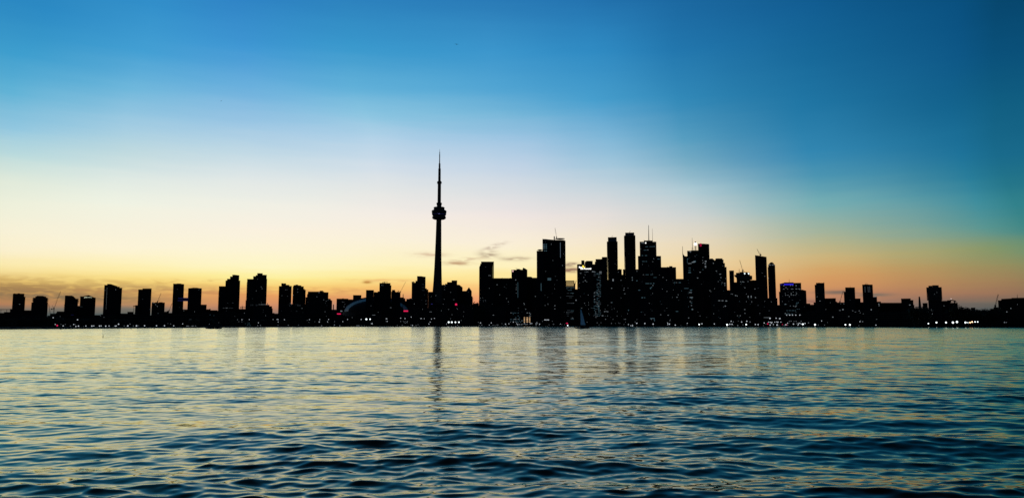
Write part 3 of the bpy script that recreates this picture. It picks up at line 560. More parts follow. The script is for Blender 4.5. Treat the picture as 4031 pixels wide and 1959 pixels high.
f = Frame(3752, 1298); r = f.root('roof_gantry'); tag(r, 'bent steel gantry with a pale lamp on the roof right of the fringed tower', 'gantry')
mb = MB(); Q = [(3742,1190),(3743,1179),(3753,1182),(3760,1183.5),(3764,1188)]
for p, q in zip(Q, Q[1:]): mb.bar(f.q(*p,4), f.q(*q,4), .75)
mb.bar(f.q(3757,1193,4), f.q(3758,1183,4), .8); mb.build('frame', STEEL, r); a = f.q(3744,1175.5); MB().lathe([(.3,-.8),(.6,0),(.2,.9)],8).build('lamp', glow('lamp_pink',(1,.8,.75),.9), r, (a[0],4,a[2]))
B(LOW, 'small block on the low ridge between the gantry roof and the far right warehouse', 'building', 1250, [(3823,3839,1211)], fac=2)
B(LOW, 'low roofs at the left foot of the far right warehouse', 'building', 1230, [(3898,3914,1215.5),(3912,3930,1209.5)], fac=2)
crane('faint crane leaning right beside the far right warehouse', 1235, (3918,1212), (3918,1204), (3929.7,1157.8))
r, f = B('warehouse', 'broad dark warehouse with a gently stepped roof at the right edge of the picture', 'building', 1200, [(3928.5,3941,1182.4),(3941,3983,1175.8,1173.4),(3983,4110,1173,1171)], fac=2, dep=50)
mast(r, f, 4004.5, 1172, 1157, .35)
# ---- infill blocks below the skyline (their faces carry the lit windows)
def fills():
    rng = random.Random(5)
    words = ['below the leftmost tower', 'below the second tower from the left', 'below the far left crane', 'below the gabled tower', 'below the slant-roofed tower', 'below the two-level flat tower',
             'below the leaning crane', 'below the blue-lit bridge', 'below the first stepped tower', 'below the taller stepped tower', 'below the close pair of towers', 'below the wide flat-topped block']
    spans = [(-60,70),(68,125),(122,200),(198,262),(258,330),(328,410),(408,500),(498,600),(596,690),(686,800),(796,880),(876,970),(966,1080),(1076,1200),(1196,1330)]
    words = ['under the leftmost tower','between the two leftmost towers','under the second tower from the left','under the far left crane','under the round-shouldered tower','under the gabled tower','under the slant-roofed tower','under the plain two-level tower','under the squat unfinished tower','under the blue-lit bridge','under the long low roof right of the bridge towers','under the first stepped tower','under the taller stepped tower','under the close pair of towers','under the wide flat-topped block']
    tops = [1240,1236,1243,1246,1240,1244,1241,1236,1238,1236,1232,1228,1238,1240,1232]
    for (a, b), wd, t in zip(spans, words, tops):
        m = (a + b) / 2
        B('waterfront_building', 'low black waterfront block ' + wd, 'building', shore_R(m) + 160 + rng.uniform(0, 60), [(a, m, t), (m, b, t + rng.uniform(2, 6))], dep=20, fac=rng.randint(1, 3), group='low blocks along the left shore')
    mids = [(1326,1400,1240,'in front of the left end of the stadium'),(1400,1500,1234,'in front of the middle of the stadium'),(1498,1612,1240,'in front of the right end of the stadium'),(1608,1690,1205,'under the three-step tower'),
            (1688,1760,1190,'at the foot of the great needle tower'),(1758,1866,1195,'under the pointed-gable tower'),(1862,1900,1194,'left of the tall slope-shouldered tower'),(1898,1990,1200,'under the very wide flat-roofed building'),
            (2094,2170,1185,'under the shorter canopy tower'),(2168,2232,1170,'under the tallest harbour tower'),(2228,2276,1190,'under the bare floor slabs'),(2274,2390,1175,'under the tower with the yellow emblem'),
            (2388,2460,1100,'under the shorter ribbed tower'),(2458,2520,1095,'under the taller ribbed tower'),(2516,2600,1090,'under the twin-antenna skyscraper'),(2598,2690,1110,'under the broad flat office block'),
            (2688,2750,1120,'under the weather beacon tower'),(2748,2800,1100,'under the red-signed skyscraper'),(2798,2864,1145,'under the round-shouldered tower with many lit windows'),(2864,2900,1146,'under the slim round-bodied tower'),
            (2898,2972,1150,'under the flared tower'),(2970,3060,1170,'under the slant-roofed tower with a small crane'),(3056,3180,1225,'under the blue-crowned building'),(3176,3300,1222,'under the wide flat block right of the blue-crowned one'),
            (3298,3400,1215,'under the plain square tower on the right'),(3398,3550,1222,'under the long low building on the right'),(3548,3640,1228,'under the smokestack'),(3636,3780,1222,'under the fringed right-hand tower')]
    for a, b, t, wd in mids:
        m = a + (b - a) * rng.uniform(.35, .65)
        B('waterfront_building', 'dark block ' + wd, 'building', shore_R(m) + 90 + rng.uniform(0, 50), [(a, m, t), (m, b, t + rng.uniform(3, 9))], dep=24, fac=rng.randint(1, 3))
fills()
B('waterfront_hotel', 'waterfront hotel with a patch of orange lit windows on its right half', 'hotel', 1640, [(2000,2092,1222)], fac=1)
B('ferry_terminal', 'long low dark terminal at the water left of the sailing boat', 'building', 1590, [(2100,2225,1262)], fac=3, dep=18)
B('ridge_building', 'long low dark shed on the right shore behind the row of bright lamps', 'building', 1190, [(3776,3850,1228),(3850,3935,1226)], fac=3, dep=30)
# ------------------------------------------------------------------ needle tower
f = Frame(1726, 2275); r = f.root('observation_tower'); tag(r, 'very tall needle-like observation tower with a round pod, far above every other building', 'tower')
k = 2275 / F
def zz(y): return f.q(1726, y)[2]
tx = f.q(1725.8, 1100)[0]
def rad(px): return px * .5 * k * 1.03
# tapering three-legged shaft
def yshaft(lev, n=3):
    vs = []; fs = []
    for y, wd, core in lev:
        R_ = rad(wd) * 1.08; c = rad(core); z = zz(y)
        for i in range(n):
            a = math.radians(-90 + 30 + 360 / n * i)
            for da, q in ((-.30, R_), (.30, R_), (math.pi / n, c)):
                aa = a + da * (1 if q != R_ else min(1, .8 * c / R_ * 1.4)); vs.append((tx + q * math.cos(aa), q * math.sin(aa) + 12, z))
    m = 3 * n; L_ = len(lev)
    for j in range(L_ - 1):
        for i in range(m): fs.append((j * m + i, j * m + (i + 1) % m, (j + 1) * m + (i + 1) % m, (j + 1) * m + i))
    fs += [tuple(range(m))[::-1], tuple(range((L_ - 1) * m, L_ * m))]
    return MB().poly(vs, fs)
yshaft([(1284, 74, 40), (1240, 62, 36), (1200, 52, 32), (1150, 41.5, 28), (1110, 36, 25), (1050, 30.5, 23), (1000, 27, 21), (950, 24, 20), (900, 21.5, 19), (861, 20, 18)]).build('shaft', CONC, r)
LT = lambda prof, name, m=CONC, n=32: MB().lathe([(rad(wd), zz(y)) for y, wd in prof], n, tx, 12).build(name, m, r)
LT([(862,20),(861,40),(859,49),(855,53),(851,52),(848,48),(847,44)], 'radome')
LT([(847,46),(846,50),(843,54)], 'pod_underside', STEEL)
LT([(843.6,30),(843.5,52),(842.4,52),(842.3,30)], 'light_ring', GL['v'])
a = MB(); a.box(tx - 3, tx + 3, 12 - rad(54), 12 - rad(54) + .6, zz(842.6), zz(841.6)); a.build('beacon_window', glow('pod_blue', (.35, .35, 1), 1.2), r)
LT([(842.4,55),(838,55),(832,57),(829,57.5),(828,57)], 'pod')
LT([(828,52),(826,52),(823.6,44)], 'pod_terrace', STEEL)
LT([(823.6,41),(814,42),(813.4,40.5)], 'pod_roof')
for sgn in (-1, 1):
    MB().bar((tx + sgn * rad(56), 12, zz(828.5)), (tx + sgn * rad(50), 12, zz(824)), .3).build('window_crane', STEEL, r)
LT([(813.4,18),(803.5,18),(803,20.5),(796.5,21),(796,20)], 'pod_collar')
LT([(796,13.2),(760,13),(722,12.6)], 'upper_shaft')
LT([(722.5,12.6),(719,17),(716,18.8),(713.5,18),(711,14.5),(709.5,11)], 'sky_pod')
LT([(709.5,10),(661,9.6)], 'antenna_base', STEEL, 12)
LT([(661,7),(640.4,6.8)], 'antenna_section', STEEL, 12)
LT([(640.4,4.0),(622,3.5),(606,3.6),(604,2.8),(595,2.4)], 'antenna_mast', STEEL, 10)
LT([(595,1.6),(583,.7)], 'antenna_tip', STEEL, 8)
BL.append((1708, 1744, 1100, 2275, r, f, 0))
# ------------------------------------------------------------------ stadium
f = Frame(1482, 2120); r = f.root('stadium'); tag(r, 'domed stadium with pale curved roof bands, left of the needle tower', 'stadium')
WH = weather(mat('white_membrane', (.72, .68, .62), .6), .05, .2); WD = weather(mat('shaded_white_membrane', (.03, .042, .06), .5), .05, .2); DK = mat('dark_membrane', (.02, .022, .025), .8)  # WD: white roof panels less lit, the shade put into their colour
for m_ in (WD, DK): m_.node_tree.nodes['Principled BSDF'].inputs['Specular IOR Level'].default_value = .1
cx0 = f.q(1482, 1226)[0]; zb = f.q(1482, 1226)[2]; top = f.q(1482, 1162)[2] - zb; hw = f.q(1616, 1226)[0] - cx0
MB().lathe([(hw * 1.02, 0), (hw * 1.02, zb + 1)], 48, cx0, hw + 2).build('drum', CONC, r)
def vault(w_, h_, y0, y1, name, m, th=2.0, n=40, y0o=None):
    """arched roof shell: outer half-ellipse, thickness th, from depth y0 to y1"""
    mb = MB(); vs = []; A = [math.pi * i / n for i in range(n + 1)]
    for yy, s in ((y0, 0), (y0, th), (y1, th), (y1, 0)):
        vs += [(cx0 + (w_ - s) * math.cos(t), yy, zb + (h_ - s) * math.sin(t) ** .92) for t in A]
    K = n + 1; fs = []
    for i in range(n):
        for q in range(4): fs.append((q * K + i, q * K + i + 1, ((q + 1) % 4) * K + i + 1, ((q + 1) % 4) * K + i))
    fs += [(0, K, 2 * K, 3 * K), (n, n + K, n + 2 * K, n + 3 * K)]
    return mb.poly(vs, fs).build(name, m, r)
vault(hw, top, 95, 160, 'roof_panel', WD, 4)
vault(hw * .985, top * .93, 70, 96, 'roof_panel', WD, 4)
# pale rim between the sliding panels
mb = MB(); n = 40; vs = []
for i in range(n + 1):
    t = math.pi * i / n
    vs += [(cx0 + hw * .965 * math.cos(t), 69, zb + top * .90 * math.sin(t)), (cx0 + hw * .84 * math.cos(t), 44, zb + top * .735 * math.sin(t)), (cx0 + hw * .84 * math.cos(t), 47, zb + top * .70 * math.sin(t)), (cx0 + hw * .965 * math.cos(t), 71, zb + top * .88 * math.sin(t))]
fs = [(4 * i + q, 4 * i + 4 + q, 4 * i + 4 + (q + 1) % 4, 4 * i + (q + 1) % 4) for i in range(n) for q in range(4)]
mb.poly(vs, fs + [(0,1,2,3), (4*n,4*n+1,4*n+2,4*n+3)]).build('roof_rim', WH, r)
vs = []; fs = []; na, nb = 32, 10
for j in range(nb + 1):
    ph = math.pi / 2 * j / nb
    for i in range(na + 1):
        t = math.pi * i / na; vs.append((cx0 + hw * .835 * math.cos(t) * math.cos(ph * .2), 45 - 44 * math.sin(t) * math.sin(ph), zb + top * .72 * math.sin(t) * math.cos(ph)))
for j in range(nb):
    for i in range(na): q = j * (na + 1) + i; fs.append((q, q + 1, q + na + 2, q + na + 1))
MB().poly(vs, fs).build('roof_shell', DK, r)
for q, fy in (((1318.5,1342,1232.6,1236.6), 30), ((1495.5,1517,1230.3,1235.3), -1), ((1588.5,1606,1221,1226), 8)):
    a = f.q(q[0],q[3],-6); b = f.q(q[1],q[2],-6)
    MB().box(a[0],b[0],-6,-5,a[2],b[2]).build('red_sign', GL['r'], r)
# ------------------------------------------------------------------ ground, quay
xs = list(range(-1400, 5500, 60)); pts = []
for x in xs:
    d = ray(x, 1278); a = math.atan2(d.x, d.y); R_ = shore_R(x) * (1 + .004 * math.sin(x * .05) + .006 * math.sin(x * .013)); pts.append((R_ * math.sin(a) , R_ * math.cos(a)))
n = len(pts); V = [(x, y, GZ) for x, y in pts] + [(x * 14, y * 14, GZ) for x, y in pts]
g = MB().poly(V, [(i, i + 1, n + i + 1, n + i) for i in range(n - 1)]).build('ground', weather(mat('dark_ground', (.03, .03, .028), .9), .02)); g['kind'] = 'structure'
mb = MB()
for i in range(n - 1):
    a, b = Vector((*pts[i], 0)), Vector((*pts[i + 1], 0)); s = a.normalized() * .6; s2 = b.normalized() * .6
    mb.poly([a + Vector((0,0,-2)), b + Vector((0,0,-2)), b + Vector((0,0,GZ+.12)), a + Vector((0,0,GZ+.12)), a + s + Vector((0,0,GZ+.12)), b + s2 + Vector((0,0,GZ+.12)), a + s + Vector((0,0,-2)), b + s2 + Vector((0,0,-2))], [(0,1,2,3),(3,2,5,4),(4,5,7,6)])
tag(mb.build('sea_wall', CONC), 'long low sea wall edging the far shore at the waterline', 'wall')
# ------------------------------------------------------------------ trees
LEAF = weather(mat('foliage', (.012, .02, .008), .8), .6, .5); BARK = mat('bark', (.02, .015, .01), .9)
TP = []
for s in range(4):
    rg = random.Random(s + 3); cl = MB()
    lobes = [(Vector((rg.uniform(-2.2, 2.2), rg.uniform(-2, 2), rg.uniform(3.5, 8.4))), rg.uniform(1.3, 2.3)) for _ in range(13)]
    for c, R_ in lobes:
        for _ in range(58):
            d = Vector((rg.gauss(0,1), rg.gauss(0,1), rg.gauss(0,1))).normalized() * R_ * rg.uniform(.45, .98)
            u = Vector((rg.gauss(0,1), rg.gauss(0,1), rg.gauss(0,1))).normalized(); v = u.orthogonal().normalized(); q = rg.uniform(.16, .34); p = c + d
            cl.poly([p - u * q, p + v * q, p + u * q, p - v * q * .8], [(0, 1, 2, 3)])
    tk = MB().bar((0,0,0), (.1,0,4), .32, .2).bar((.1,0,3), (1.5,.4,6.4), .14, .05).bar((0,0,2.6), (-1.4,-.3,6), .14, .05).bar((.1,0,4), (.2,.3,8), .18, .04)
    TP.append((cl.mesh('crown', LEAF), tk.mesh('trunk', BARK)))
def tree(x, R_, h, label, group):
    d = ray(x, 1278); a = math.atan2(d.x, d.y); i = random.randrange(4)
    t = empty('tree', (R_ * math.sin(a), R_ * math.cos(a), GZ), random.uniform(0, 6.28)); t.scale = (h / 9.5 * random.uniform(.9, 1.25),) * 2 + (h / 9.5,); tag(t, label, 'tree', group)
    for nm, me in zip(('crown', 'trunk'), TP[i]): o = bpy.data.objects.new(nm, me); C.objects.link(o); o.parent = t
rt = random.Random(11)
def row(x0, x1, n, dR, hy, label, group):
    for i in range(n):
        x = x0 + (x1 - x0) * (i + rt.uniform(.1, .9)) / n; R_ = shore_R(x) + dR + rt.uniform(0, 25)
        y = hy(x) + rt.uniform(-1.5, 3); f_ = Frame(x, R_); tree(x, R_, max(4, f_.q(x, y)[2]), label, group)
row(0, 420, 34, 40, lambda x: 1250, 'dark tree in the row along the far left shore', 'trees on the far left shore')
row(420, 1300, 42, 40, lambda x: 1254, 'dark tree along the left shore under the towers', 'trees under the left towers')
row(3594, 3650, 9, 40, lambda x: 1209, 'dark tree round the foot of the smokestack', 'trees round the smokestack')
row(3764, 3800, 7, 60, lambda x: np.interp(x, [3764, 3780, 3800], [1202, 1208, 1214]), 'dark tree sloping down from the gantry roof block', 'trees right of the gantry roof')
row(3795, 3935, 24, 60, lambda x: np.interp(x, [3795, 3850, 3880, 3930], [1213, 1217, 1219, 1214]), 'dark tree on the low ridge left of the far right warehouse', 'trees on the low right ridge')
row(1862, 1888, 4, 100, lambda x: 1192, 'dark tree in the gap left of the tall slope-shouldered tower', 'trees left of the slope-shouldered tower')
# ------------------------------------------------------------------ lights: pixel lists from enlarged crops (crop origin, scale)
T = {'A': (0,1050,4.816), 'B': (500,1050,4.816), 'C': (1000,1050,4.816), 'D': (1500,1050,4.816), 'E': (2000,850,2.722), 'G': (2600,850,2.722), 'F': (2250,850,2.722),
     'H': (3000,1000,4.038), 'I': (3530,1050,4.816), 'J': (1880,1180,7.156), 'K': (2280,1180,5.367), 'M': (2740,1180,5.367), 'S': (1300,1200,7.576)}
UB = MB().box(-.5, .5, -.5, .5, -.5, .5); WM = {k: UB.mesh('window', m) for k, m in GL.items()}
nwin = {}
def front(x, y):
    c = [b for b in BL if b[0] <= x <= b[1] and b[2] <= y - .3]
    return min(c, key=lambda b: b[3] + b[6]) if c else None
def win(x, y, w_=2.4, h_=1.5, m='w'):
    b = front(x, y)
    if not b: return
    _, _, _, R_, r, f, ins = b
    if nwin.get(r.name, 0) >= 98: return
    nwin[r.name] = nwin.get(r.name, 0) + 1
    a = f.q(x, y); o = bpy.data.objects.new('window', WM[m]); C.objects.link(o); o.parent = r
    o.location = (a[0], ins - .12, a[2]); kk = R_ / F; o.scale = (w_ * kk, .4, h_ * kk)
def W(key, m, w_, h_, *ps):
    x0, y0, s = T[key]
    for p in ps:
        win(x0 + p[0] / s, y0 + p[1] / s, (p[2] if len(p) > 2 else w_), (p[3] if len(p) > 3 else h_), m)
W('A','w',2.2,1.4,(372,706,3,1.2),(2193,430),(1987,442,2,1.2))
W('A','v',9,3,(1368,915))
W('B','d',3,1,(955,425),(295,612),(545,712,4),(575,746),(1360,435,4),(1385,412,3),(1370,410),(1792,498),(1910,682),(2010,680,7,1.4),(2022,714,2.5,2.5),(995,768),(1200,995,9,1.2),(873,712),(2385,720,1,5),(2350,722,1,5),(2380,600))
W('B','w',2,1.4,(1280,847),(575,746,2,2),(540,712,3,1.6),(500,680,6,1),(1078,828,1.6,1.4),(2225,872),(2045,937,1,1))
W('B','w',7,.9,(1838,777),(1888,777)); W('B','d',26,.8,(2000,778))
W('B','t',3,1.5,(2290,1035,4),(2312,1035),(2300,1053,8),(2305,1073,8),(2285,1100,3),(2335,1108,3),(2250,1053,2),(2215,1035,2),(2212,1073,2),(2248,1073,1.6),(1648,920,2),(1576,906,2))
W('C','w',1.8,1.6,(150,712,3,2.6),(178,714,2,2.4),(210,712,3,2.6),(97,712,1.5,2.4),(255,712,2.2,2.6),(125,712,1.2,2),(68,230,1.2,1),(138,377,3,1),(152,410,2.4,1.4),(42,453,1.6,1.6),(62,652),(140,670,1,1),(828,423,1.6,1.2),(828,476,2,1),(745,537,2.4,1.4),(530,545,1.6,1),(600,433,2,1),(625,433,1.6,.8),(690,692,2,2),(910,783,2,2),(1322,622,2.4,1.6),(1368,650,2,1.2),(1347,848,2,1.6),(1192,565,3,1),(635,555,1.2,1),(222,922,1.6,1.6),(1368,930,1.4,1),(1675,663,2,1),(1703,663,2,1),(1722,710,2,1),(1707,755,1.2,2))
W('C','d',1,6,(678,735),(650,714,.8,1.5),(715,714),(790,714,.8,1.5),(808,714,.8,1.5),(828,725),(850,725),(872,730),(40,725,.8,5),(58,725,.8,4),(820,842,.8,2),(800,838,1.5,2),(703,833,1.5,1),(520,831,1.5,1),(925,863,1,1),(175,815,.8,3),(175,855,.8,3),(1380,730,1,1.4),(1355,685,3,1.2),(1022,663,1.4,1.4),(1233,485,6,4))
W('S','w',3,1.6,(330,178,7,3.6),(410,48,1.2,2),(1808,77,4,1.2),(1300,297,11,1.2),(1427,211,1.4,1.6),(655,370,3,1.2),(1215,20,2,1))
W('D','w',2,1.4,(8,347,2,1.4),(35,350,2,1),(630,700,1.6,2.4),(683,708,2.2,2.4),(852,700,1.4,2),(850,640,1.2,1.4),(785,803,1.5,2),(1040,543,1.6,2),(1130,558,6,1.2),(1205,428,1.4,1.4),(1318,480,1.6,1.4),(1380,620,3,1.2),(1200,612,2.5,.8),(1180,703,1.4,1.4),(1145,828,2,1.4),(1450,800,2.2,1.6),(1568,848,1.6,1.6),(1437,778,1.4,1),(1735,782,1,1.4),(1790,783,1,1.4),(950,558,2,1),(185,771,5,1.2),(940,851,9,1),(1350,905,2,.8),(1560,936,1,2),(1318,983,2,1.6),(1520,1012,2,1.4))
W('D','v',6,2.5,(962,702)); W('D','r',7.5,7.5,(1423,710))
W('D','w',2.4,2,(2047,163,2.6,2.6),(2073,163,2,2),(2052,405,1.6,2),(2200,338,4,1.6),(2250,527,2,2),(2380,597,3,1.6),(2130,912,4.5,1.6),(1883,590,2,2),(1928,587,1.2,1.2))
W('D','d',1,6,(1885,635,2,6),(1935,635,4,2),(1975,630,4,2),(1985,645,1,6),(1940,650,1,6))
W('E','w',1.6,1.6,(463,301,1.4,3),(583,528,2.4,2),(82,683,3.4,2.6),(404,592,1.6,1.4),(312,485,1.4,1.6),(312,547,1.2,1.6),(88,733),(88,758),(88,775,2.4,1.4),(88,788,4,1),(88,825,2,1.4),(498,778,1.6,4),(500,960,2,2),(500,993,2,1.8),(428,940,1.2,2),(293,860,4,1.4),(395,848,1,1),(425,870,1,1.4),(500,732,1.4,1))
W('E','t',14,4,(442,668),(442,682)); W('E','t',2,30,(354,760)); W('E','t',1.4,60,(105,790))
for (x0, x1, y) in ((622,660,765),(668,713,765),(625,638,778),(640,683,793),(668,680,775),(630,655,826),(668,705,825),(622,700,856),(655,685,872),(630,700,932),(632,665,1010),(662,705,1013),(630,700,1030),(625,655,1044),(632,650,1068),(660,698,1090),(662,705,1103)):
    W('E','t' if y % 2 else 'd',(x1-x0)/2.722,1.3,((x0+x1)/2,y))
W('E','w',3,1.5,(692,826,4,1.6),(640,856,6,1.2),(690,932,12,1.5),(726,900,6,4),(630,1030,3,1.4),(692,1090,5,1.6))
# glass shaft of the globe-emblem tower
rg = random.Random(4)
for yy in range(590, 1075, 12):
    for x0 in (925, 940, 956, 972, 988):
        lo = 900 if yy < 640 else (955 if yy < 800 else 925)
        if x0 < lo or rg.random() < .42: continue
        W('E', rg.choice('ttdtw'), rg.uniform(3, 6), rg.uniform(1.0, 2.2), (x0 + rg.uniform(-3, 3), yy + rg.uniform(-3, 3)))
W('E','w',3,1.6,(777,612,6,1.4),(825,628,1.8,1.4),(812,657,2,2.2),(828,690,3,3),(805,703,2,1.6),(843,703,2,2),(825,598,3,1),(848,597,9,1.2),(908,594,6,3),(925,596,6,2),(990,597,9,2.4),(988,614,9,2),(1000,612,2,1.4),(860,845,1.8,2),(778,860,1,1),(862,925,1.6,2),(862,950,1.6,2),(820,933,3,1.4),(832,953,1.4,1),(862,995,1.6,1.8),(862,1043,1.4,2),(1125,685,5,8),(1110,773,4,2),(1182,600,1.6,1.6),(1148,510,1,1),(1330,657,3,4),(1332,684,3,4),(1108,925,4,1.4),(1040,995,1.6,1.4),(760,770,1.4,2.4),(1033,1022,3,3),(1050,1020,3,3),(1068,1023,3,3),(1013,1066,6,2.4),(1066,1067,2,1.8),(1045,1104,3,2),(1138,990,1,2),(1170,1022,2,1))
t = [(805,328,10,1.6),(855,328,14,1.2),(885,326,6,2),(790,365,12,1.4),(818,363,3,2),(740,352,3,1.2),(760,423,5,2),(798,423,8,2),(880,457,3,1.4),(932,460,8,2),(770,486,10,1.6),(800,486,6,1.6),(870,488,4,1),(810,628,12,1.4),(858,627,10,1.2),(770,628,4,1),(808,654,10,1.2),(895,657,12,1.2),(700,692,5,2.4),(812,722,14,2),(850,722,8,1.8),(880,720,4,3),(872,742,3,2.6),(846,772,4,5),(858,762,3,3),(725,793,7,2.6),(757,873,6,3),(782,873,5,2),(830,933,3,2.4),(652,657,3,4),(652,685,3,4),(605,770,2,1),(560,792,5,1.4),(570,832,5,1.2),(700,590,3,1.4),(432,925,5,1.8),(530,875,2,1),(980,656,5,1),(1017,685,3,1.2),(1105,712,6,2),(1125,712,3,1.4),(1160,712,8,2.2),(1022,806,2,2),(973,780,2,1.4),(1142,842,2,2),(1130,868,4,2),(1090,790,2,1.2),(1230,774,16,1.6),(1265,555,8,1.6),(1263,580,8,1.6),(1265,606,10,2.4),(1265,598,8,1.4),(1320,487,8,6),(1300,497,12,2),(1350,663,3,2),(1240,480,1,20),(1280,793,8,3),(1275,817,10,2.4),(1280,868,9,2),(1285,878,7,2),(1272,915,5,1.6),(1285,930,5,2),(1285,957,4,2),(1290,998,4,4),(1130,1020,9,2),(1035,1060,5,1.6),(1060,1110,2,1.6),(1255,1090,3,2.6),(610,1008,3.6,3.4),(600,1045,2,1.4),(870,1095,12,2.5),(885,1095,3,3),(888,1107,3,3),(850,1095,5,3),(855,1105,3,2),(888,1119,3,3)]
for q in t: W('F', 'w' if q[2] * q[3] < 9 else 't', q[2], q[3], q[:2])
rg = random.Random(9)
for x0, x1, y0, y1, n, ms in ((2275,2340,1070,1250,26,'dwt'),(2396,2430,960,1090,6,'d'),(2462,2500,940,1090,7,'d'),(2520,2600,1040,1250,60,'dtwd'),(2390,2460,1100,1250,26,'dwd'),(2598,2690,1090,1245,44,'dtwd'),(2706,2745,1000,1250,60,'dtwt'),
                              (2750,2812,1010,1250,34,'dwdt'),(2816,2858,1030,1250,60,'dwtw'),(2900,2955,1100,1250,44,'dwt'),(2973,3018,1020,1240,26,'dw'),(2025,3050,1200,1250,60,'dw'),(1890,1940,1050,1200,9,'d'),(1948,2010,1100,1240,16,'d'),
                              (2116,2224,950,1240,36,'dwd'),(3074,3150,1118,1240,70,'dwd'),(3156,3174,1150,1230,6,'d'),(3212,3245,1120,1230,10,'d'),(3250,3420,1180,1245,22,'dw'),(1622,1680,1090,1220,16,'d'),(1745,1860,1110,1240,34,'dw'),(60,1300,1170,1250,50,'dd'),(3550,3700,1140,1240,14,'dw')):
    for _ in range(n // 4):
        yy = round(rg.uniform(y0, y1) / 5.2) * 5.2; win(rg.uniform(x0, x1), yy, rg.choice((1.4, 1.8, 2.4, 4)), rg.choice((1, 1.2, 1.6)), rg.choice(ms))
W('G','w',3,1.6,(318,382,6,4),(360,490,8,3),(345,495,6,3),(315,508,12,2),(485,485,6,4),(480,510,5,3),(482,535,5,3),(483,548,5,3),(455,502,3,2),(425,601,5,2),(455,442,2,1.6),(400,663,3,2.4),(567,505,3.4,2.4),(640,622,6,2),(665,742,5,4),(688,720,5,2),(690,742,3,2),(660,712,2,2),(580,777,2,1.4),(700,668,3,1.2),(530,797,3,2),(540,808,2,1.6),(757,833,3,1.6),(772,835,2,2),(808,850,6,2.4),(822,855,3,2),(905,768,3,2),(940,858,3,3),(972,858,3,4),(940,868,3,3),(972,870,3,3),(1012,780,3,2),(1018,872,3,3),(860,703,4,1.6),(882,703,4,1.8),(893,706,3,1.6),(895,660,3,1.4),(915,657,3,1.2),(940,657,3,1.2),(920,833,1.4,2),(920,915,1.4,2),(978,918,1,5),(695,963,4,3),(570,1045,2,2),(630,905,7,2),(665,905,7,2),(705,908,6,3),(825,1066,3,1.4),(855,1066,3,2),(903,1000,4,2),(905,1040,4,1.4),(343,998,4,4),(330,870,12,2),(320,818,10,2),(1090,610,2,1),(1340,943,5,1.6),(1352,1055,3,2),(1338,1042,3,2))
# hotel
for y in (363,398,445,495,540,582,620):
    for x in range(940, 1290, 34):
        if rg.random() < (.62 if y in (363, 582, 540) else .3): W('J','t' if rg.random() < .7 else 'w', rg.uniform(2.5, 5.5), 1.7, (x, y))
for y in (495,530,572,615):
    for x, ww in ((1320,4.6),(1400,6.4),(1468,4.4)): W('J','o',ww,2.8 if y > 500 else 2,(x, y))
W('J','w',3,2,(1155,302,2.6,2.6),(1355,258,2.4,2.4),(1318,120,2.6,2.6),(1302,86,2,2),(1460,365,3,3),(1490,395,3,2),(1475,445,7,1.6),(1400,362,5,2),(445,425,5,1.6),(866,50,2,2),(2180,158,2.4,2.4),(2178,250,2.4,2.4),(1982,125,1.4,1.6))
for x in (1892,1925,1962,2000): W('J','l',3,3,(x,558))
for x in range(1430, 1580, 22): W('M','w',2,2.2,(x,370))
for x in (1915,1978,2038,2108,2193): W('M','l',4 if x in (1978,) else 3,2.6,(x,317))
W('M','t',4,1.6,(1885,290),(1930,292),(1960,288,5),(2030,292,6),(2060,290),(2130,290,7),(2190,290,8),(1885,92,7),(2130,60,5),(2162,56,2,3),(2125,93,5),(1990,127,3),(2065,127,4),(2092,127,2),(1922,222,2,3),(1980,222,7,1.4),(2050,222,9,1.4),(2100,222,3),(2140,190,4,1),(2180,192,4,1))
W('M','l',3,3,(1562,388,5,3.6),(1770,392,5,3.4),(1692,384,3,3),(1430,370,2,2))
W('H','w',2.2,1.6,(463,625,3,2.4),(495,600,2,1.4),(547,625,3,2),(435,672,2.4,2),(375,650,3,1.6),(410,650,3,1.4),(465,648,4,1.2),(500,650,5,1.2),(535,650,2,1.4),(345,500,3,2),(380,530,3,2),(350,552,6,1.4),(405,552,3,1),(478,552,8,1.2),(545,550,6,1.6),(585,550,3,1.6),(603,550,3,1.6),(452,497,3,2),(485,497,4,1.4),(540,497,2,4),(728,776,5,2.4),(875,672,3,2),(920,742,3,2),(1250,788,2,1),(1300,786,2,2),(1285,878,4,4),(1237,892,6,1.2),(1855,790,3,2.6),(1860,815,4,2),(1735,880,3,4),(1560,930,3,1),(1608,946,2,1),(1545,898,3,1.6),(1125,998,4,3),(540,822,3,2),(500,822,3,1.6),(450,822,2.4,1.6),(100,380,2,3),(215,702,2,1),(147,755,2,1.4),(1820,1033,3,1),(1378,988,4,1))
W('I','w',3,2,(757,482,3,3),(715,520,2,1.4),(822,478,2,1.4),(248,720,4,2.4),(345,835,4,1.2),(345,862,3,1),(643,812,6,1.6),(593,843,5,4),(670,842,3,2.4),(675,888,3,1.4),(2163,783,2,3),(2290,710,1.4,1.4),(2087,850,3,2.4),(1965,792,2,2),(412,975,3.4,2.6),(327,1003,3,3),(895,735,3,1))
W('I','r',8,9,(415,812))
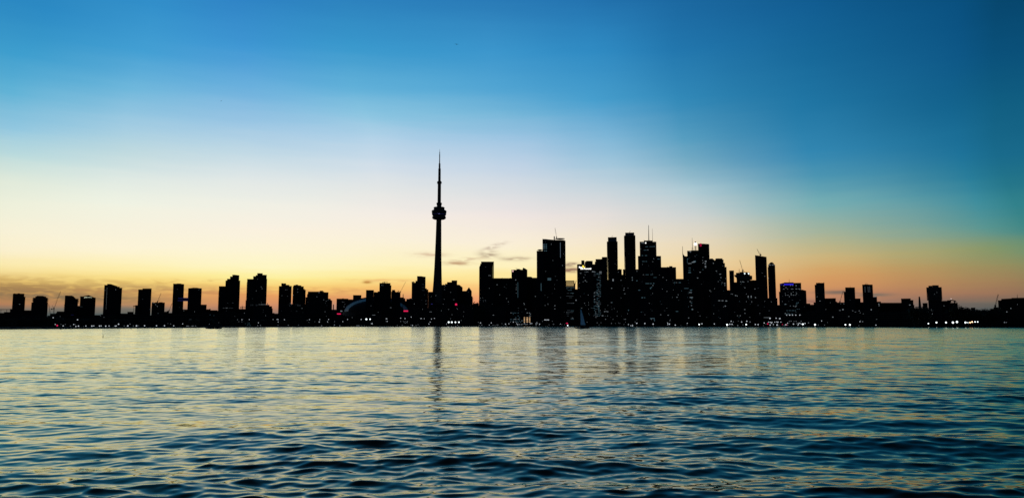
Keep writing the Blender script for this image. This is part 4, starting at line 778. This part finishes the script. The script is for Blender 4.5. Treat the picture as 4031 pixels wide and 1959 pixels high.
# ------------------------------------------------------------------ shore lamps
PM = {}
def lamp(x, y, px=2.6, m='l', label='', group=None, cat='street lamp', dR=7):
    R_ = shore_R(x) + dR; f_ = Frame(x, R_); a = f_.q(x, y); z = max(a[2], .9)
    q = empty('shore_lamp', (f_.loc.x, f_.loc.y, GZ), -f_.a); tag(q, label, cat, group)
    rr = px * .5 * R_ / F
    if (m, 'h') not in PM:
        PM[(m, 'h')] = MB().lathe([(.3,-.95),(.8,-.6),(1,0),(.8,.6),(.3,.95)], 10).mesh('lamp_head', GL[m])
        PM['pole'] = MB().lathe([(.1,0),(.07,1)], 6).mesh('pole', STEEL)
    o = bpy.data.objects.new('lamp_head', PM[(m, 'h')]); C.objects.link(o); o.parent = q; o.location = (a[0], 0, z); o.scale = (rr, rr, rr)
    o = bpy.data.objects.new('pole', PM['pole']); C.objects.link(o); o.parent = q; o.location = (a[0], 0, 0); o.scale = (1, 1, max(.3, z - rr * .8))
def LP(key, label, group, *ps, m='l', px=2.6, cat='street lamp', dR=7):
    x0, y0, s = T[key]
    for p in ps: lamp(x0 + p[0] / s, y0 + p[1] / s, p[2] if len(p) > 2 else px, p[3] if len(p) > 3 else m, label, group, cat, dR)
LP('A','small white lamp at the water on the far left shore','lamps on the far left shore',(1048,1087),(1197,1115,3.2),(1240,1087,2.2,'m'),(1335,1118,2.8,'m'),(1398,1087,3),(1430,1090,2,'m'),(1437,1133,3.4),(1488,1118,3.8),(1628,1117,3),(1742,1118,4),(1778,1116,3),(1887,1118,3.8),(1917,1116,3),(2005,1120,4),(2067,1116,3),(2185,1118,3.4),(2205,1116,3),(2355,1116,2.6,'m'),(1157,1087,1.8,'m'),(1585,1122,1.6,'m'))
LP('A','white light on a mast on the far left shore, higher than the lamps around it','mast lights on the far left shore',(2248,1083,4.2),(1470,1000,3.6),(1008,960,3),(1140,937,1.6,'m'),(1970,952,2,'m'),(1908,925,2,'m'),cat='mast light',dR=40)
f_ = LP('A','small red light strip at the water on the far left shore',None,(1085,1109,5,'r'),cat='light')
LP('B','small white lamp at the water under the left towers','lamps under the left towers',(15,1115,4.6),(57,1082,2.8,'m'),(120,1115,2.6,'m'),(180,1115,4.4),(222,1113,2,'m'),(333,1112,3.8),(560,1113,3.6),(710,1113,3.8),(885,1113,3.2),(1055,1077,2.8),(775,1070,1.6,'m'),(827,1080,2.4,'m'),(1137,1120,4,'m'),(1160,1125,3,'m'),(1178,1122,1.6,'m'),(1243,1126,3.6,'m'),(1220,1117,2,'m'),(1262,1117,2,'m'),(1300,1118,3,'m'),(1562,1082,2.2,'m'),(1745,1120,3.6,'m'),(1740,1053,1.8,'m'),(2095,998,2.6,'m'),(2178,997,2.6),(2320,995,2.4),(2120,1035,2,'m'),(2178,1035,2.2,'m'))
LP('C','small white lamp at the water left of the stadium','lamps left of the stadium',(83,1058,2.6),(70,1108,3,'m'),(122,1106,3,'m'),(362,995,2),(438,994,3),(460,995,2.4),(457,1040,2.6),(455,1102,2,'m'),(577,998,2.8),(1050,997,2.6),(1247,995,2.4),(1413,993,2.8),(1236,1040,3.4),(1395,1038,2.6),(1152,1037,2,'m'),(1040,1048,2,'m'),(1280,1120,4,'m'),(650,1103,3,'m'),(843,1100,2,'m'),(1010,1010,2,'m'))
LP('S','small white lamp at the water in front of the stadium','lamps in front of the stadium',(130,495,2.4,'m'),(375,492,2.6),(515,427,2.8),(922,424,3.6),(1245,552,4),(1205,550,2.4,'m'),(1670,405,3),(1692,409,2.4),(1697,484,3),(1668,485,2,'m'),(2102,387,3),(2230,400,3),(2415,355,2.8),(2453,605,3),(2410,593,2.6,'m'),(2560,602,2.6,'m'),(125,592,4,'m'),(285,635,4,'m'),(800,616,4,'m'),(850,616,4,'m'),(2148,600,2.8,'m'),(2205,514,2.4,'m'),(2240,533,2.4,'m'),(2290,515,3.4,'m'),(2300,480,2.4,'m'),(2230,482,2,'m'),(2180,485,2,'m'),(2100,485,3,'m'),(2000,597,2,'m'),(930,612,2,'m'),(1018,612,2,'m'))
LP('S','larger bright floodlight in front of the stadium, one of two side by side','floodlight pair in front of the stadium',(1078,420,6.4,'f'),(1188,420,5,'f'),cat='floodlight',dR=30)
LP('D','small white lamp on the shore between the stadium and the needle tower','lamps right of the stadium',(755,977,2.6),(768,975,2.2),(820,980,2.4),(955,985,2.8),(1012,972,2.6),(931,1043,2.6),(908,1078,3),(597,1107,2.4,'m'),(702,1095,2.4,'m'),(663,1105,2.4,'m'),(1243,1079,2),(1450,1102,2.6,'m'),(1340,905,1.6,'m'))
LP('D','bright round floodlight in the row of four right of the needle tower','row of four floodlights',(1282,1046,6.4,'f'),(1341,1046,6.4,'f'),(1410,1046,5.6,'f'),(1476,1046,5.4,'f'),cat='floodlight',dR=12)
LP('J','small white lamp along the water below the very wide flat-roofed building','lamps below the wide flat-roofed building',(20,627,2.4,'m'),(83,643,3.4),(385,642,3.2),(118,703,3.4,'m'),(43,706,2.2,'m'),(330,703,2.4),(435,706,3,'m'),(490,710,2.2,'m'),(538,702,2.2,'m'),(572,700,3.4,'m'),(687,665,2.2,'m'),(788,677,3.4),(812,717,2.4,'m'),(882,668,2.8),(740,718,2,'m'))
LP('J','warm white lamp at the foot of the waterfront hotel','lamps at the foot of the hotel',(1100,665,2.4),(1128,689,3),(1165,686,4,'m'),(1190,688,3.4,'m'),(1240,687,4,'m'),(1275,680,3,'m'),(1320,662,2.8),(1360,685,4,'m'),(1400,675,4,'m'),(1470,665,3.4,'m'),(1495,662,3),(1527,659,2.6),(1008,622,3),(928,620,2.4,'m'))
LP('J','small lamp on the terminal quay left of the sailing boat','lamps on the terminal quay',(1670,625,3.4,'m'),(1650,655,4,'m'),(1680,655,4,'m'),(1650,687,5,'m'),(1747,678,3.4),(1743,705,2.2,'m'),(1830,600,2.4,'m'),(2012,697,2,'m'),(2130,678,2.4,'m'),(2150,685,2.4,'m'),(2332,676,2.4),(2370,687,2.2,'m'),(2452,690,1.8,'m'),(2105,597,2,'m'))
LP('J','red light just left of the sailing boat, one of a pair','pair of red lights',(2500,656,3.4,'r'),(2530,656,4.4,'r'),cat='light')
LP('J','bright white lamp directly below the pair of red lights',None,(2540,718,4.4,'f'))
LP('K','small white lamp on the shore just right of the sailing boat','lamps right of the sailing boat',(168,466,2.4,'m'),(380,480,2.6,'m'),(462,480,2.2,'m'),(420,521,2,'m'),(556,405,3,'m'),(715,406,2.2,'m'),(683,492,3,'m'),(765,492,1.8,'m'),(831,483,2,'m'),(858,493,2.2,'m'),(950,405,2.6,'m'),(978,406,3,'m'),(978,462,1.8,'m'),(945,515,2.2,'m'),(1040,516,3),(1093,540,3.2),(1127,540,4),(1125,515,2,'m'),(1182,461,2.6,'m'),(1212,492,3.2),(1222,488,3),(1220,411,2,'m'))
LP('K','small white lamp on the shore below the twin-antenna skyscraper','lamps below the twin-antenna skyscraper',(1387,495,4),(1562,507,4.4),(1872,516,3),(1905,508,4.4),(1870,484,2.8),(1915,436,2.8,'m'),(2030,528,4),(2150,537,1.8,'m'),(2283,490,2.8),(2280,519,2,'m'))
LP('K','bright slanted lamp on the shore below the red-signed skyscraper',None,(2535,516,5,'f'))
LP('M','small white lamp on the shore below the towers right of the red-signed skyscraper','lamps below the right part of downtown',(125,500,4),(387,504,3.6),(510,383,2,'m'),(741,448,3.6),(787,461,3.4,'m'),(892,444,2,'m'),(964,462,3.6),(1072,447,4),(1142,462,4,'m'),(714,511,4.2),(760,512,4),(785,527,2,'m'),(990,524,3,'m'),(1253,515,4),(1312,518,4),(1870,534,3,'m'),(880,536,4,'m'))
LP('M','bright white lamp on the harbour quay below the flared tower, larger than its neighbours','bright quay lamps below the flared tower',(657,522,6.4,'f'),(1060,516,5.4,'f'),dR=8)
LP('M','white lamp in the dense string of lights left of the blue-crowned building','string of lights left of the blue-crowned building',(1440,484,3.6),(1478,506,2.4,'m'),(1532,466,3),(1552,468,2),(1576,468,3),(1592,484,3.4),(1606,470,3),(1580,516,2.4,'m'),(1565,528,4),(1635,517,3),(1665,466,2.8),(1702,461,2.8),(1728,466,4),(1715,485,2,'m'),(1712,526,5),(1746,537,2.4,'m'),(1793,465,3),(1840,537,2,'m'),(1423,540,2.4,'m'))
LP('M','red light in the string of lamps left of the blue-crowned building',None,(1515,502,4.6,'r'),cat='light')
LP('M','pinkish light at the left end of the lamps under the blue-crowned building','pinkish lights',(1823,516,2.4,'r'),(1915,522,3,'r'),cat='light')
LP('M','white lamp under the blue-crowned building','lamps under the blue-crowned building',(1897,521,4.4),(1935,487,3),(1937,524,3,'m'),(2058,506,4),(2140,490,3,'m'),(2178,488,3),(2200,488,2.2),(2165,506,2.8),(2223,508,3),(2256,510,5.4,'f'),(2302,493,4),(2155,528,3.4),(2120,500,2.2,'m'),(2285,522,2,'m'),(2375,482,3.4,'m'),(2008,444,3,'m'),(1970,447,3,'m'),(2070,450,2.4,'m'),(2115,450,3,'m'),(2220,448,3,'m'),(1963,482,2,'m'))
LP('H','bright triangular-looking lamp at the water below the first flat tower right of the blue-crowned building',None,(841,1119,6,'f'))
LP('H','small white lamp on the shore below the right-hand towers','lamps below the right-hand towers',(945,1058,2.8),(893,1123,2.4,'m'),(992,1124,2.4,'m'),(1555,1070,3),(1567,1055,2,'m'),(1598,1070,3.4,'m'),(1810,1124,3),(1540,1133,2,'m'),(1040,1083,1.8,'m'),(740,1088,2.8,'m'))
LP('H','bright white lamp at the water under the plain square tower, one of a pair','lamp pair under the plain square tower',(1324,1120,5,'f'),(1395,1120,5.6,'f'))
LP('I','very bright white lamp in the row on the right shore','bright lamps on the right shore',(600,1072,4,'f'),(753,1052,5,'f'),(935,1052,5,'f'),(1142,1042,6.4,'f'),(1303,1052,5.6,'f'),(1350,1054,3,'f'),(1485,1040,3.8,'f'),(1535,1040,3.8,'f'))
LP('I','very bright amber-tinged lamp in the row on the right shore','amber lamps on the right shore',(1065,1052,6.4,'f'),(1430,1042,4.4,'a'))
LP('I','tall orange glowing post in the row of bright right shore lamps',None,(1390,1052,4,'a'))
LP('I','faint pale light strip on the shore below the far right warehouse','lights below the warehouse',(2045,1049,4,'m'),(2080,1049,2.4,'m'),cat='light')
# ------------------------------------------------------------------ boats and marks on the water
HULL = mat('dark_hull', (.01, .01, .012), .3); SAIL = mat('sail_cloth', (.8, .9, .95), .7)
t_ = SAIL.node_tree; tr = t_.nodes.new('ShaderNodeBsdfTranslucent'); tr.inputs['Color'].default_value = (.30, .52, .66, 1)   # thin cloth lets the western sky through
mxs = t_.nodes.new('ShaderNodeMixShader'); mxs.inputs[0].default_value = .2; t_.links.new(t_.nodes['Principled BSDF'].outputs[0], mxs.inputs[1]); t_.links.new(tr.outputs[0], mxs.inputs[2]); t_.links.new(mxs.outputs[0], t_.nodes['Material Output'].inputs['Surface'])
f = Frame(2290, 640); r = f.root('sailing_boat', 0); tag(r, 'sailing boat with one tall narrow pale sail, off the city shore', 'sailing boat')
g = 0
def q0(x, y, dy=0): a, z = f.p(x, y); return (a, dy, z)
zs = 640 / F
L0, L1 = q0(2259, 1285)[0], q0(2320, 1285)[0]; ln = L1 - L0
vs = []; st = 14
for i in range(st + 1):
    t = i / st; x = L0 + ln * t; bw = 1.9 * (math.sin(math.pi * min(1, .12 + t * .95) ** .9) ** .7 if t < .98 else .75); bw = max(.06, 1.9 * min(1, (t * 2.4) ** .7) * (1 - .35 * max(0, t - .6) / .4))
    zt = 1.25 - .35 * t; keel = min(1.0, t * 5); kx = x + (1 - keel) * .2; zk = -.45 * math.sin(math.pi * min(1, t + .05)) if .1 < t < .95 else (.9 - t * 9 if t <= .1 else .1)
    vs += [(x, -bw, zt), (x, -bw * .75, max(zk, .05) if t < .1 else 0.0 if .1 <= t <= .95 else .25), (kx, 0, zk), (x, bw * .75, max(zk, .05) if t < .1 else 0.0 if .1 <= t <= .95 else .25), (x, bw, zt)]
fs = [(5 * i + k, 5 * i + 5 + k, 5 * i + 6 + k, 5 * i + 1 + k) for i in range(st) for k in range(4)] + [(5 * i, 5 * i + 4, 5 * i + 9, 5 * i + 5) for i in range(st)] + [(0,1,2,3,4), tuple(5 * st + k for k in (4,3,2,1,0))]
MB().poly(vs, fs).build('hull', HULL, r)
MB().box(q0(2284,1283)[0], q0(2303,1283)[0], -1.1, 1.1, .9, 1.9, 1.6).build('cabin', HULL, r)
MB().box(q0(2284.5,1283)[0], q0(2318,1283)[0], -1.3, 1.3, .85, 1.45).build('cockpit', HULL, r)
mx_ = q0(2285, 1216)[0]; zt = q0(2285, 1215.5)[2]
MB().bar((mx_, 0, .9), (mx_ - .1, 0, zt), .13, .07, 8).build('mast', STEEL, r)
zb_ = q0(2285, 1278.8)[2]; MB().bar((mx_, 0, zb_), (q0(2306, 1278.8)[0], .3, zb_ + .1), .1).build('boom', STEEL, r)
vs = []; n1, n2 = 16, 8; lee = [(2288.2,1217.5),(2291.5,1229),(2295,1241),(2298.8,1256),(2301.5,1267),(2305,1278.3)]
for i in range(n1 + 1):
    t = i / n1; y = 1217 + (1278.3 - 1217) * t; xl = np.interp(y, [p[1] for p in lee], [p[0] for p in lee])
    for j in range(n2 + 1):
        s = j / n2; x = 2285.2 + (xl - 2285.2) * s; p = q0(x, y); vs.append((p[0], .9 * math.sin(math.pi * s) * math.sin(math.pi * min(1, .15 + t)) + .3 * s * t, p[2]))
fs = [(i * (n2 + 1) + j, i * (n2 + 1) + j + 1, (i + 1) * (n2 + 1) + j + 1, (i + 1) * (n2 + 1) + j) for i in range(n1) for j in range(n2)]
o = MB().poly(vs, fs).build('sail', SAIL, r, smooth=True)
MB().bar((L0 + .2, 0, 1.3), (mx_ - .1, 0, zt - .5), .03).bar((L1 - .3, 0, .95), (mx_ - .1, 0, zt), .03).build('rigging', STEEL, r)
# people cannot be told apart aboard; low barge and marks
f = Frame(840, 640); r = f.root('barge', 0); tag(r, 'long low dark barge lying at the shore left of the first stepped tower', 'barge')
def q1(x, y): a, z = f.p(x, y); return (a, z)
P = [q1(805,1287.5), q1(812,1292.3), q1(872,1292.3), q1(875.5,1287.5)]
P = [(P[0][0], 1.1), (P[1][0], -.1), (P[2][0], -.1), (P[3][0], 1.1)]
MB().prism(P, -3, 3).build('hull', HULL, r)
MB().box(P[1][0] + 1, P[2][0] - 6, -2.2, 2.2, 1.1, 3.2).build('deckhouse', HULL, r); MB().box(P[2][0] - 4.5, P[2][0] - 1.5, -1.6, 1.6, 1.1, 4.6).build('wheelhouse', HULL, r)
def mark(name, x, yb, yt, px, label, cat='buoy', group=None):
    R_ = HC * F / (yb - 1278); f_ = Frame(x, R_); k_ = R_ / F; h = (yb - yt) * k_; rr = px * .5 * k_
    t = empty(name, (f_.loc.x, f_.loc.y, 0), -f_.a); tag(t, label, cat, group)
    MB().lathe([(rr * .7, -.5), (rr, -.05), (rr, h * .35), (rr * .6, h * .45)], 10).build('float', HULL, t); MB().lathe([(rr * .45, h * .4), (rr * .4, h)], 8).build('pole', HULL, t)
mark('spar_buoy', 408.4, 1320, 1308.5, 2.0, 'thin upright spar buoy standing alone in the water at the left')
for x, yb, lb in ((517.5,1292.5,'small dark buoy in front of the slant-roofed tower'),(608,1292,'small dark buoy in front of the squat unfinished tower'),(241,1293.8,'small dark buoy in front of the second tower from the left'),(717.5,1291.5,'small dark buoy in front of the left bridge tower'),(1554.5,1287.4,'small dark buoy in front of the right end of the stadium')):
    mark('buoy', x, yb, yb - 4, 3, lb)
# birds, just specks
BK = mat('feathers', (.03, .03, .03), .8)
for x, y, R_, sz, roll, lb in ((834.5,393.5,90,.17,-.7,'tiny dark bird high in the upper left sky'),(1789,175,160,.5,.1,'faint wide-winged bird near the top of the sky above the needle tower'),(1957.5,174.5,140,.12,1.2,'tiny speck of a bird in the upper middle sky')):
    f_ = Frame(x, R_); a, z = f_.p(x, y); t = empty('bird', (f_.loc.x, f_.loc.y, z), -f_.a); tag(t, lb, 'bird')
    MB().lathe([(.02,-sz*.5),(sz*.12,-sz*.2),(sz*.13,sz*.1),(sz*.05,sz*.4),(.01,sz*.5)],8).build('body', BK, t).rotation_euler = (math.pi/2,0,0)
    for s in (-1, 1): MB().poly([(0,-.1*sz,0),(s*sz*.5,-.14*sz,sz*.16),(s*sz,.08*sz,.02*sz),(s*sz*.5,.1*sz,sz*.14),(0,.14*sz,0),(0,0,-.03*sz)],[(0,1,3,4),(1,2,3),(0,5,1),(5,4,3,1)]).build('wing', BK, t)
    t.rotation_euler = (0, roll, -f_.a)
# ------------------------------------------------------------------ water: real waves near, ripples everywhere
rng = np.random.default_rng(21)
def rows():
    r = [0.6]
    while r[-1] < 9: r.append(r[-1] * 1.06 + .05)
    while r[-1] < 420: r.append(r[-1] * 1.0026)
    while r[-1] < 30000: r.append(r[-1] * 1.05)
    return np.array(r)
RR_ = rows()
core = np.linspace(-42, 42, 900); side = np.concatenate([np.linspace(-180, -42, 70)[:-1], core, np.linspace(42, 180, 70)[1:-1]])
TH = np.radians(side); nr, nc = len(RR_), len(TH)
Rg, Tg = np.meshgrid(RR_, TH, indexing='ij'); X0 = Rg * np.sin(Tg); Y0 = Rg * np.cos(Tg)
dr = np.gradient(RR_)[:, None] * np.ones_like(Rg)
dlat = np.abs(np.gradient(TH))[None, :] * Rg
Z = np.zeros_like(Rg); DX = np.zeros_like(Rg); DY = np.zeros_like(Rg); lost = np.zeros_like(Rg); tot = 0
NW = 130
lam = np.exp(np.linspace(math.log(.22), math.log(9), NW)) * rng.uniform(.95, 1.05, NW)
G_ = lambda L, c, s_: math.exp(-((math.log(L) - math.log(c)) / s_) ** 2)
ENB = .30 + .70 / (1 + (Rg / 27.0) ** 4); ENS = .42 + .58 / (1 + (Rg / 27.0) ** 3)
for L in lam:
    main = math.radians(-100 if L > 3.2 else (-93 if L > 1 else -86)); sp = .24 if L > 3.2 else (.58 if L > 1 else .62)
    th = main + rng.normal() * sp
    slope = (.0150 * G_(L, 1.05, .62) + .0145 * G_(L, 5.2, .45) + .0165 * G_(L, .40, .55) + .0055 * G_(L, 2.6, .4) + .001) * 1.3
    kx, ky = math.cos(th) * 2 * math.pi / L, math.sin(th) * 2 * math.pi / L
    ph = rng.uniform(0, 2 * math.pi); amp = slope * L / (2 * math.pi)
    sp_ = np.maximum(dr * abs(math.sin(th)), dlat * abs(math.cos(th)))
    wgt = np.clip((L / np.maximum(sp_, 1e-6) - 3.5) / 4, 0, 1)
    hit = np.nonzero(wgt.max(1) > 0)[0]; k0, k1 = hit[0], hit[-1] + 1; S = slice(k0, k1); ws = wgt[S] * amp * (ENB if L > 3.2 else ENS)[S]
    a = kx * X0[S] + ky * Y0[S] + ph
    Z[S] += ws * np.cos(a); sn = ws * np.sin(a) * .9
    DX[S] -= math.cos(th) * sn; DY[S] -= math.sin(th) * sn
    lost += slope ** 2 * (1 - wgt ** 2); tot += slope ** 2
# slow gusts: patches of calmer and rougher water
EN = 1.0
g_ = 1 + .30 * np.sin(X0 * .11 + Y0 * .05 + 1) * np.sin(Y0 * .14 - X0 * .03 + .5) + .2 * np.sin(X0 * .31 - Y0 * .2)
g_ = g_ * EN
Z *= g_; DX *= g_; DY *= g_
co = np.stack([X0 + DX, Y0 + DY, Z], -1).reshape(-1, 3)
idx = np.arange(nr * nc).reshape(nr, nc); nx = np.roll(idx, -1, 1)
qd = np.stack([idx[:-1], nx[:-1], nx[1:], idx[1:]], -1).reshape(-1, 4)
me = bpy.data.meshes.new('water'); me.vertices.add(len(co)); me.vertices.foreach_set('co', co.astype(np.float32).ravel())
me.loops.add(qd.size); me.loops.foreach_set('vertex_index', qd.ravel().astype(np.int32))
me.polygons.add(len(qd)); me.polygons.foreach_set('loop_start', np.arange(0, qd.size, 4, dtype=np.int32)); me.polygons.foreach_set('use_smooth', np.ones(len(qd), bool))
me.update(calc_edges=True)
at = me.attributes.new('chop', 'FLOAT', 'POINT'); at.data.foreach_set('value', np.sqrt(lost / tot).astype(np.float32).ravel())
wo = bpy.data.objects.new('water', me); C.objects.link(wo); wo['kind'] = 'structure'
wm = mat('lake_water', (.0015, .006, .007), .04, ior=1.42); me.materials.append(wm)
t = wm.node_tree; n = t.nodes; l = t.links; b = n['Principled BSDF']
geo = n.new('ShaderNodeNewGeometry'); atn = n.new('ShaderNodeAttribute'); atn.attribute_name = 'chop'
def mp(sx_, sy_, rot=0):
    m = n.new('ShaderNodeMapping'); m.inputs['Scale'].default_value = (sx_, sy_, 1); m.inputs['Rotation'].default_value = (0, 0, rot); l.new(geo.outputs['Position'], m.inputs[0]); return m.outputs[0]
def nzc(v, sc_, det=2):
    q = n.new('ShaderNodeTexNoise'); q.inputs['Scale'].default_value = sc_; q.inputs['Detail'].default_value = det; l.new(v, q.inputs['Vector'])
    s = n.new('ShaderNodeVectorMath'); s.operation = 'SUBTRACT'; l.new(q.outputs['Color'], s.inputs[0]); s.inputs[1].default_value = (.5, .5, .5); return s.outputs[0]
def sclv(v, k):
    s = n.new('ShaderNodeVectorMath'); s.operation = 'MULTIPLY'; l.new(v, s.inputs[0])
    if isinstance(k, tuple): s.inputs[1].default_value = k
    else:
        c = n.new('ShaderNodeCombineXYZ')
        for i in range(2): l.new(k, c.inputs[i])
        l.new(c.outputs[0], s.inputs[1])
    return s.outputs[0]
def addv(a, b_):
    s = n.new('ShaderNodeVectorMath'); s.operation = 'ADD'; l.new(a, s.inputs[0]); l.new(b_, s.inputs[1]); return s.outputs[0]
fine = sclv(nzc(mp(1.0, 2.4, .12), 4.5, 3), (.014, .15, 0))
mid = sclv(sclv(nzc(mp(.5, 1.3, -.1), 1.9, 4), (.05, .46, 0)), atn.outputs['Fac'])
big = sclv(sclv(nzc(mp(.10, .35, .06), .6, 4), (.02, .22, 0)), atn.outputs['Fac'])
pn = n.new('ShaderNodeTexNoise'); pn.inputs['Scale'].default_value = .35; pn.inputs['Detail'].default_value = 5; pn.inputs['Roughness'].default_value = .65; l.new(mp(.45, .16, .04), pn.inputs['Vector'])
pr = n.new('ShaderNodeMapRange'); l.new(pn.outputs[0], pr.inputs[0]); pr.inputs[1].default_value = .36; pr.inputs[2].default_value = .68; pr.inputs[3].default_value = .35; pr.inputs[4].default_value = 2.1
mid = sclv(mid, pr.outputs[0]); big = sclv(big, pr.outputs[0])
sm_ = addv(fine, addv(mid, big)); sp3 = n.new('ShaderNodeSeparateXYZ'); l.new(sm_, sp3.inputs[0])
def mt(op, a_, b_=None):
    q = n.new('ShaderNodeMath'); q.operation = op
    for i, v in enumerate((a_, b_)):
        if v is None: continue
        if isinstance(v, (int, float)): q.inputs[i].default_value = v
        else: l.new(v, q.inputs[i])
    return q.outputs[0]
# at low angles the wave faces turned towards the open lake side are the ones that stand in sight
ab = mt('MULTIPLY', mt('ABSOLUTE', sp3.outputs[1]), -1.0); ch = mt('ADD', mt('MULTIPLY', atn.outputs['Fac'], .9), .04)
yy_ = mt('ADD', mt('MULTIPLY', sp3.outputs[1], mt('SUBTRACT', 1.0, ch)), mt('MULTIPLY', ab, ch))
cb3 = n.new('ShaderNodeCombineXYZ'); l.new(sp3.outputs[0], cb3.inputs[0]); l.new(yy_, cb3.inputs[1])
nm = addv(geo.outputs['Normal'], cb3.outputs[0])
nn = n.new('ShaderNodeVectorMath'); nn.operation = 'NORMALIZE'; l.new(nm, nn.inputs[0]); l.new(nn.outputs[0], b.inputs['Normal'])
mr = n.new('ShaderNodeMapRange'); l.new(atn.outputs['Fac'], mr.inputs[0]); mr.inputs[3].default_value = .04; mr.inputs[4].default_value = .12; l.new(mr.outputs[0], b.inputs['Roughness'])
gl = n.new('ShaderNodeBsdfGlossy'); gl.inputs['Color'].default_value = (.97, 1, .84, 1); l.new(nn.outputs[0], gl.inputs['Normal']); l.new(mr.outputs[0], gl.inputs['Roughness'])
df = n.new('ShaderNodeBsdfDiffuse'); df.inputs['Color'].default_value = (.001, .008, .009, 1)
fr_ = n.new('ShaderNodeFresnel'); fr_.inputs['IOR'].default_value = 1.8; l.new(nn.outputs[0], fr_.inputs['Normal'])
ms = n.new('ShaderNodeMixShader'); pw = n.new('ShaderNodeMath'); pw.operation = 'POWER'; l.new(fr_.outputs[0], pw.inputs[0]); pw.inputs[1].default_value = 1.4
mu = n.new('ShaderNodeMath'); mu.operation = 'MULTIPLY'; mu.use_clamp = True; l.new(pw.outputs[0], mu.inputs[0]); mu.inputs[1].default_value = 1.26; l.new(mu.outputs[0], ms.inputs[0]); l.new(df.outputs[0], ms.inputs[1]); l.new(gl.outputs[0], ms.inputs[2])
l.new(ms.outputs[0], n['Material Output'].inputs['Surface']); n.remove(b)
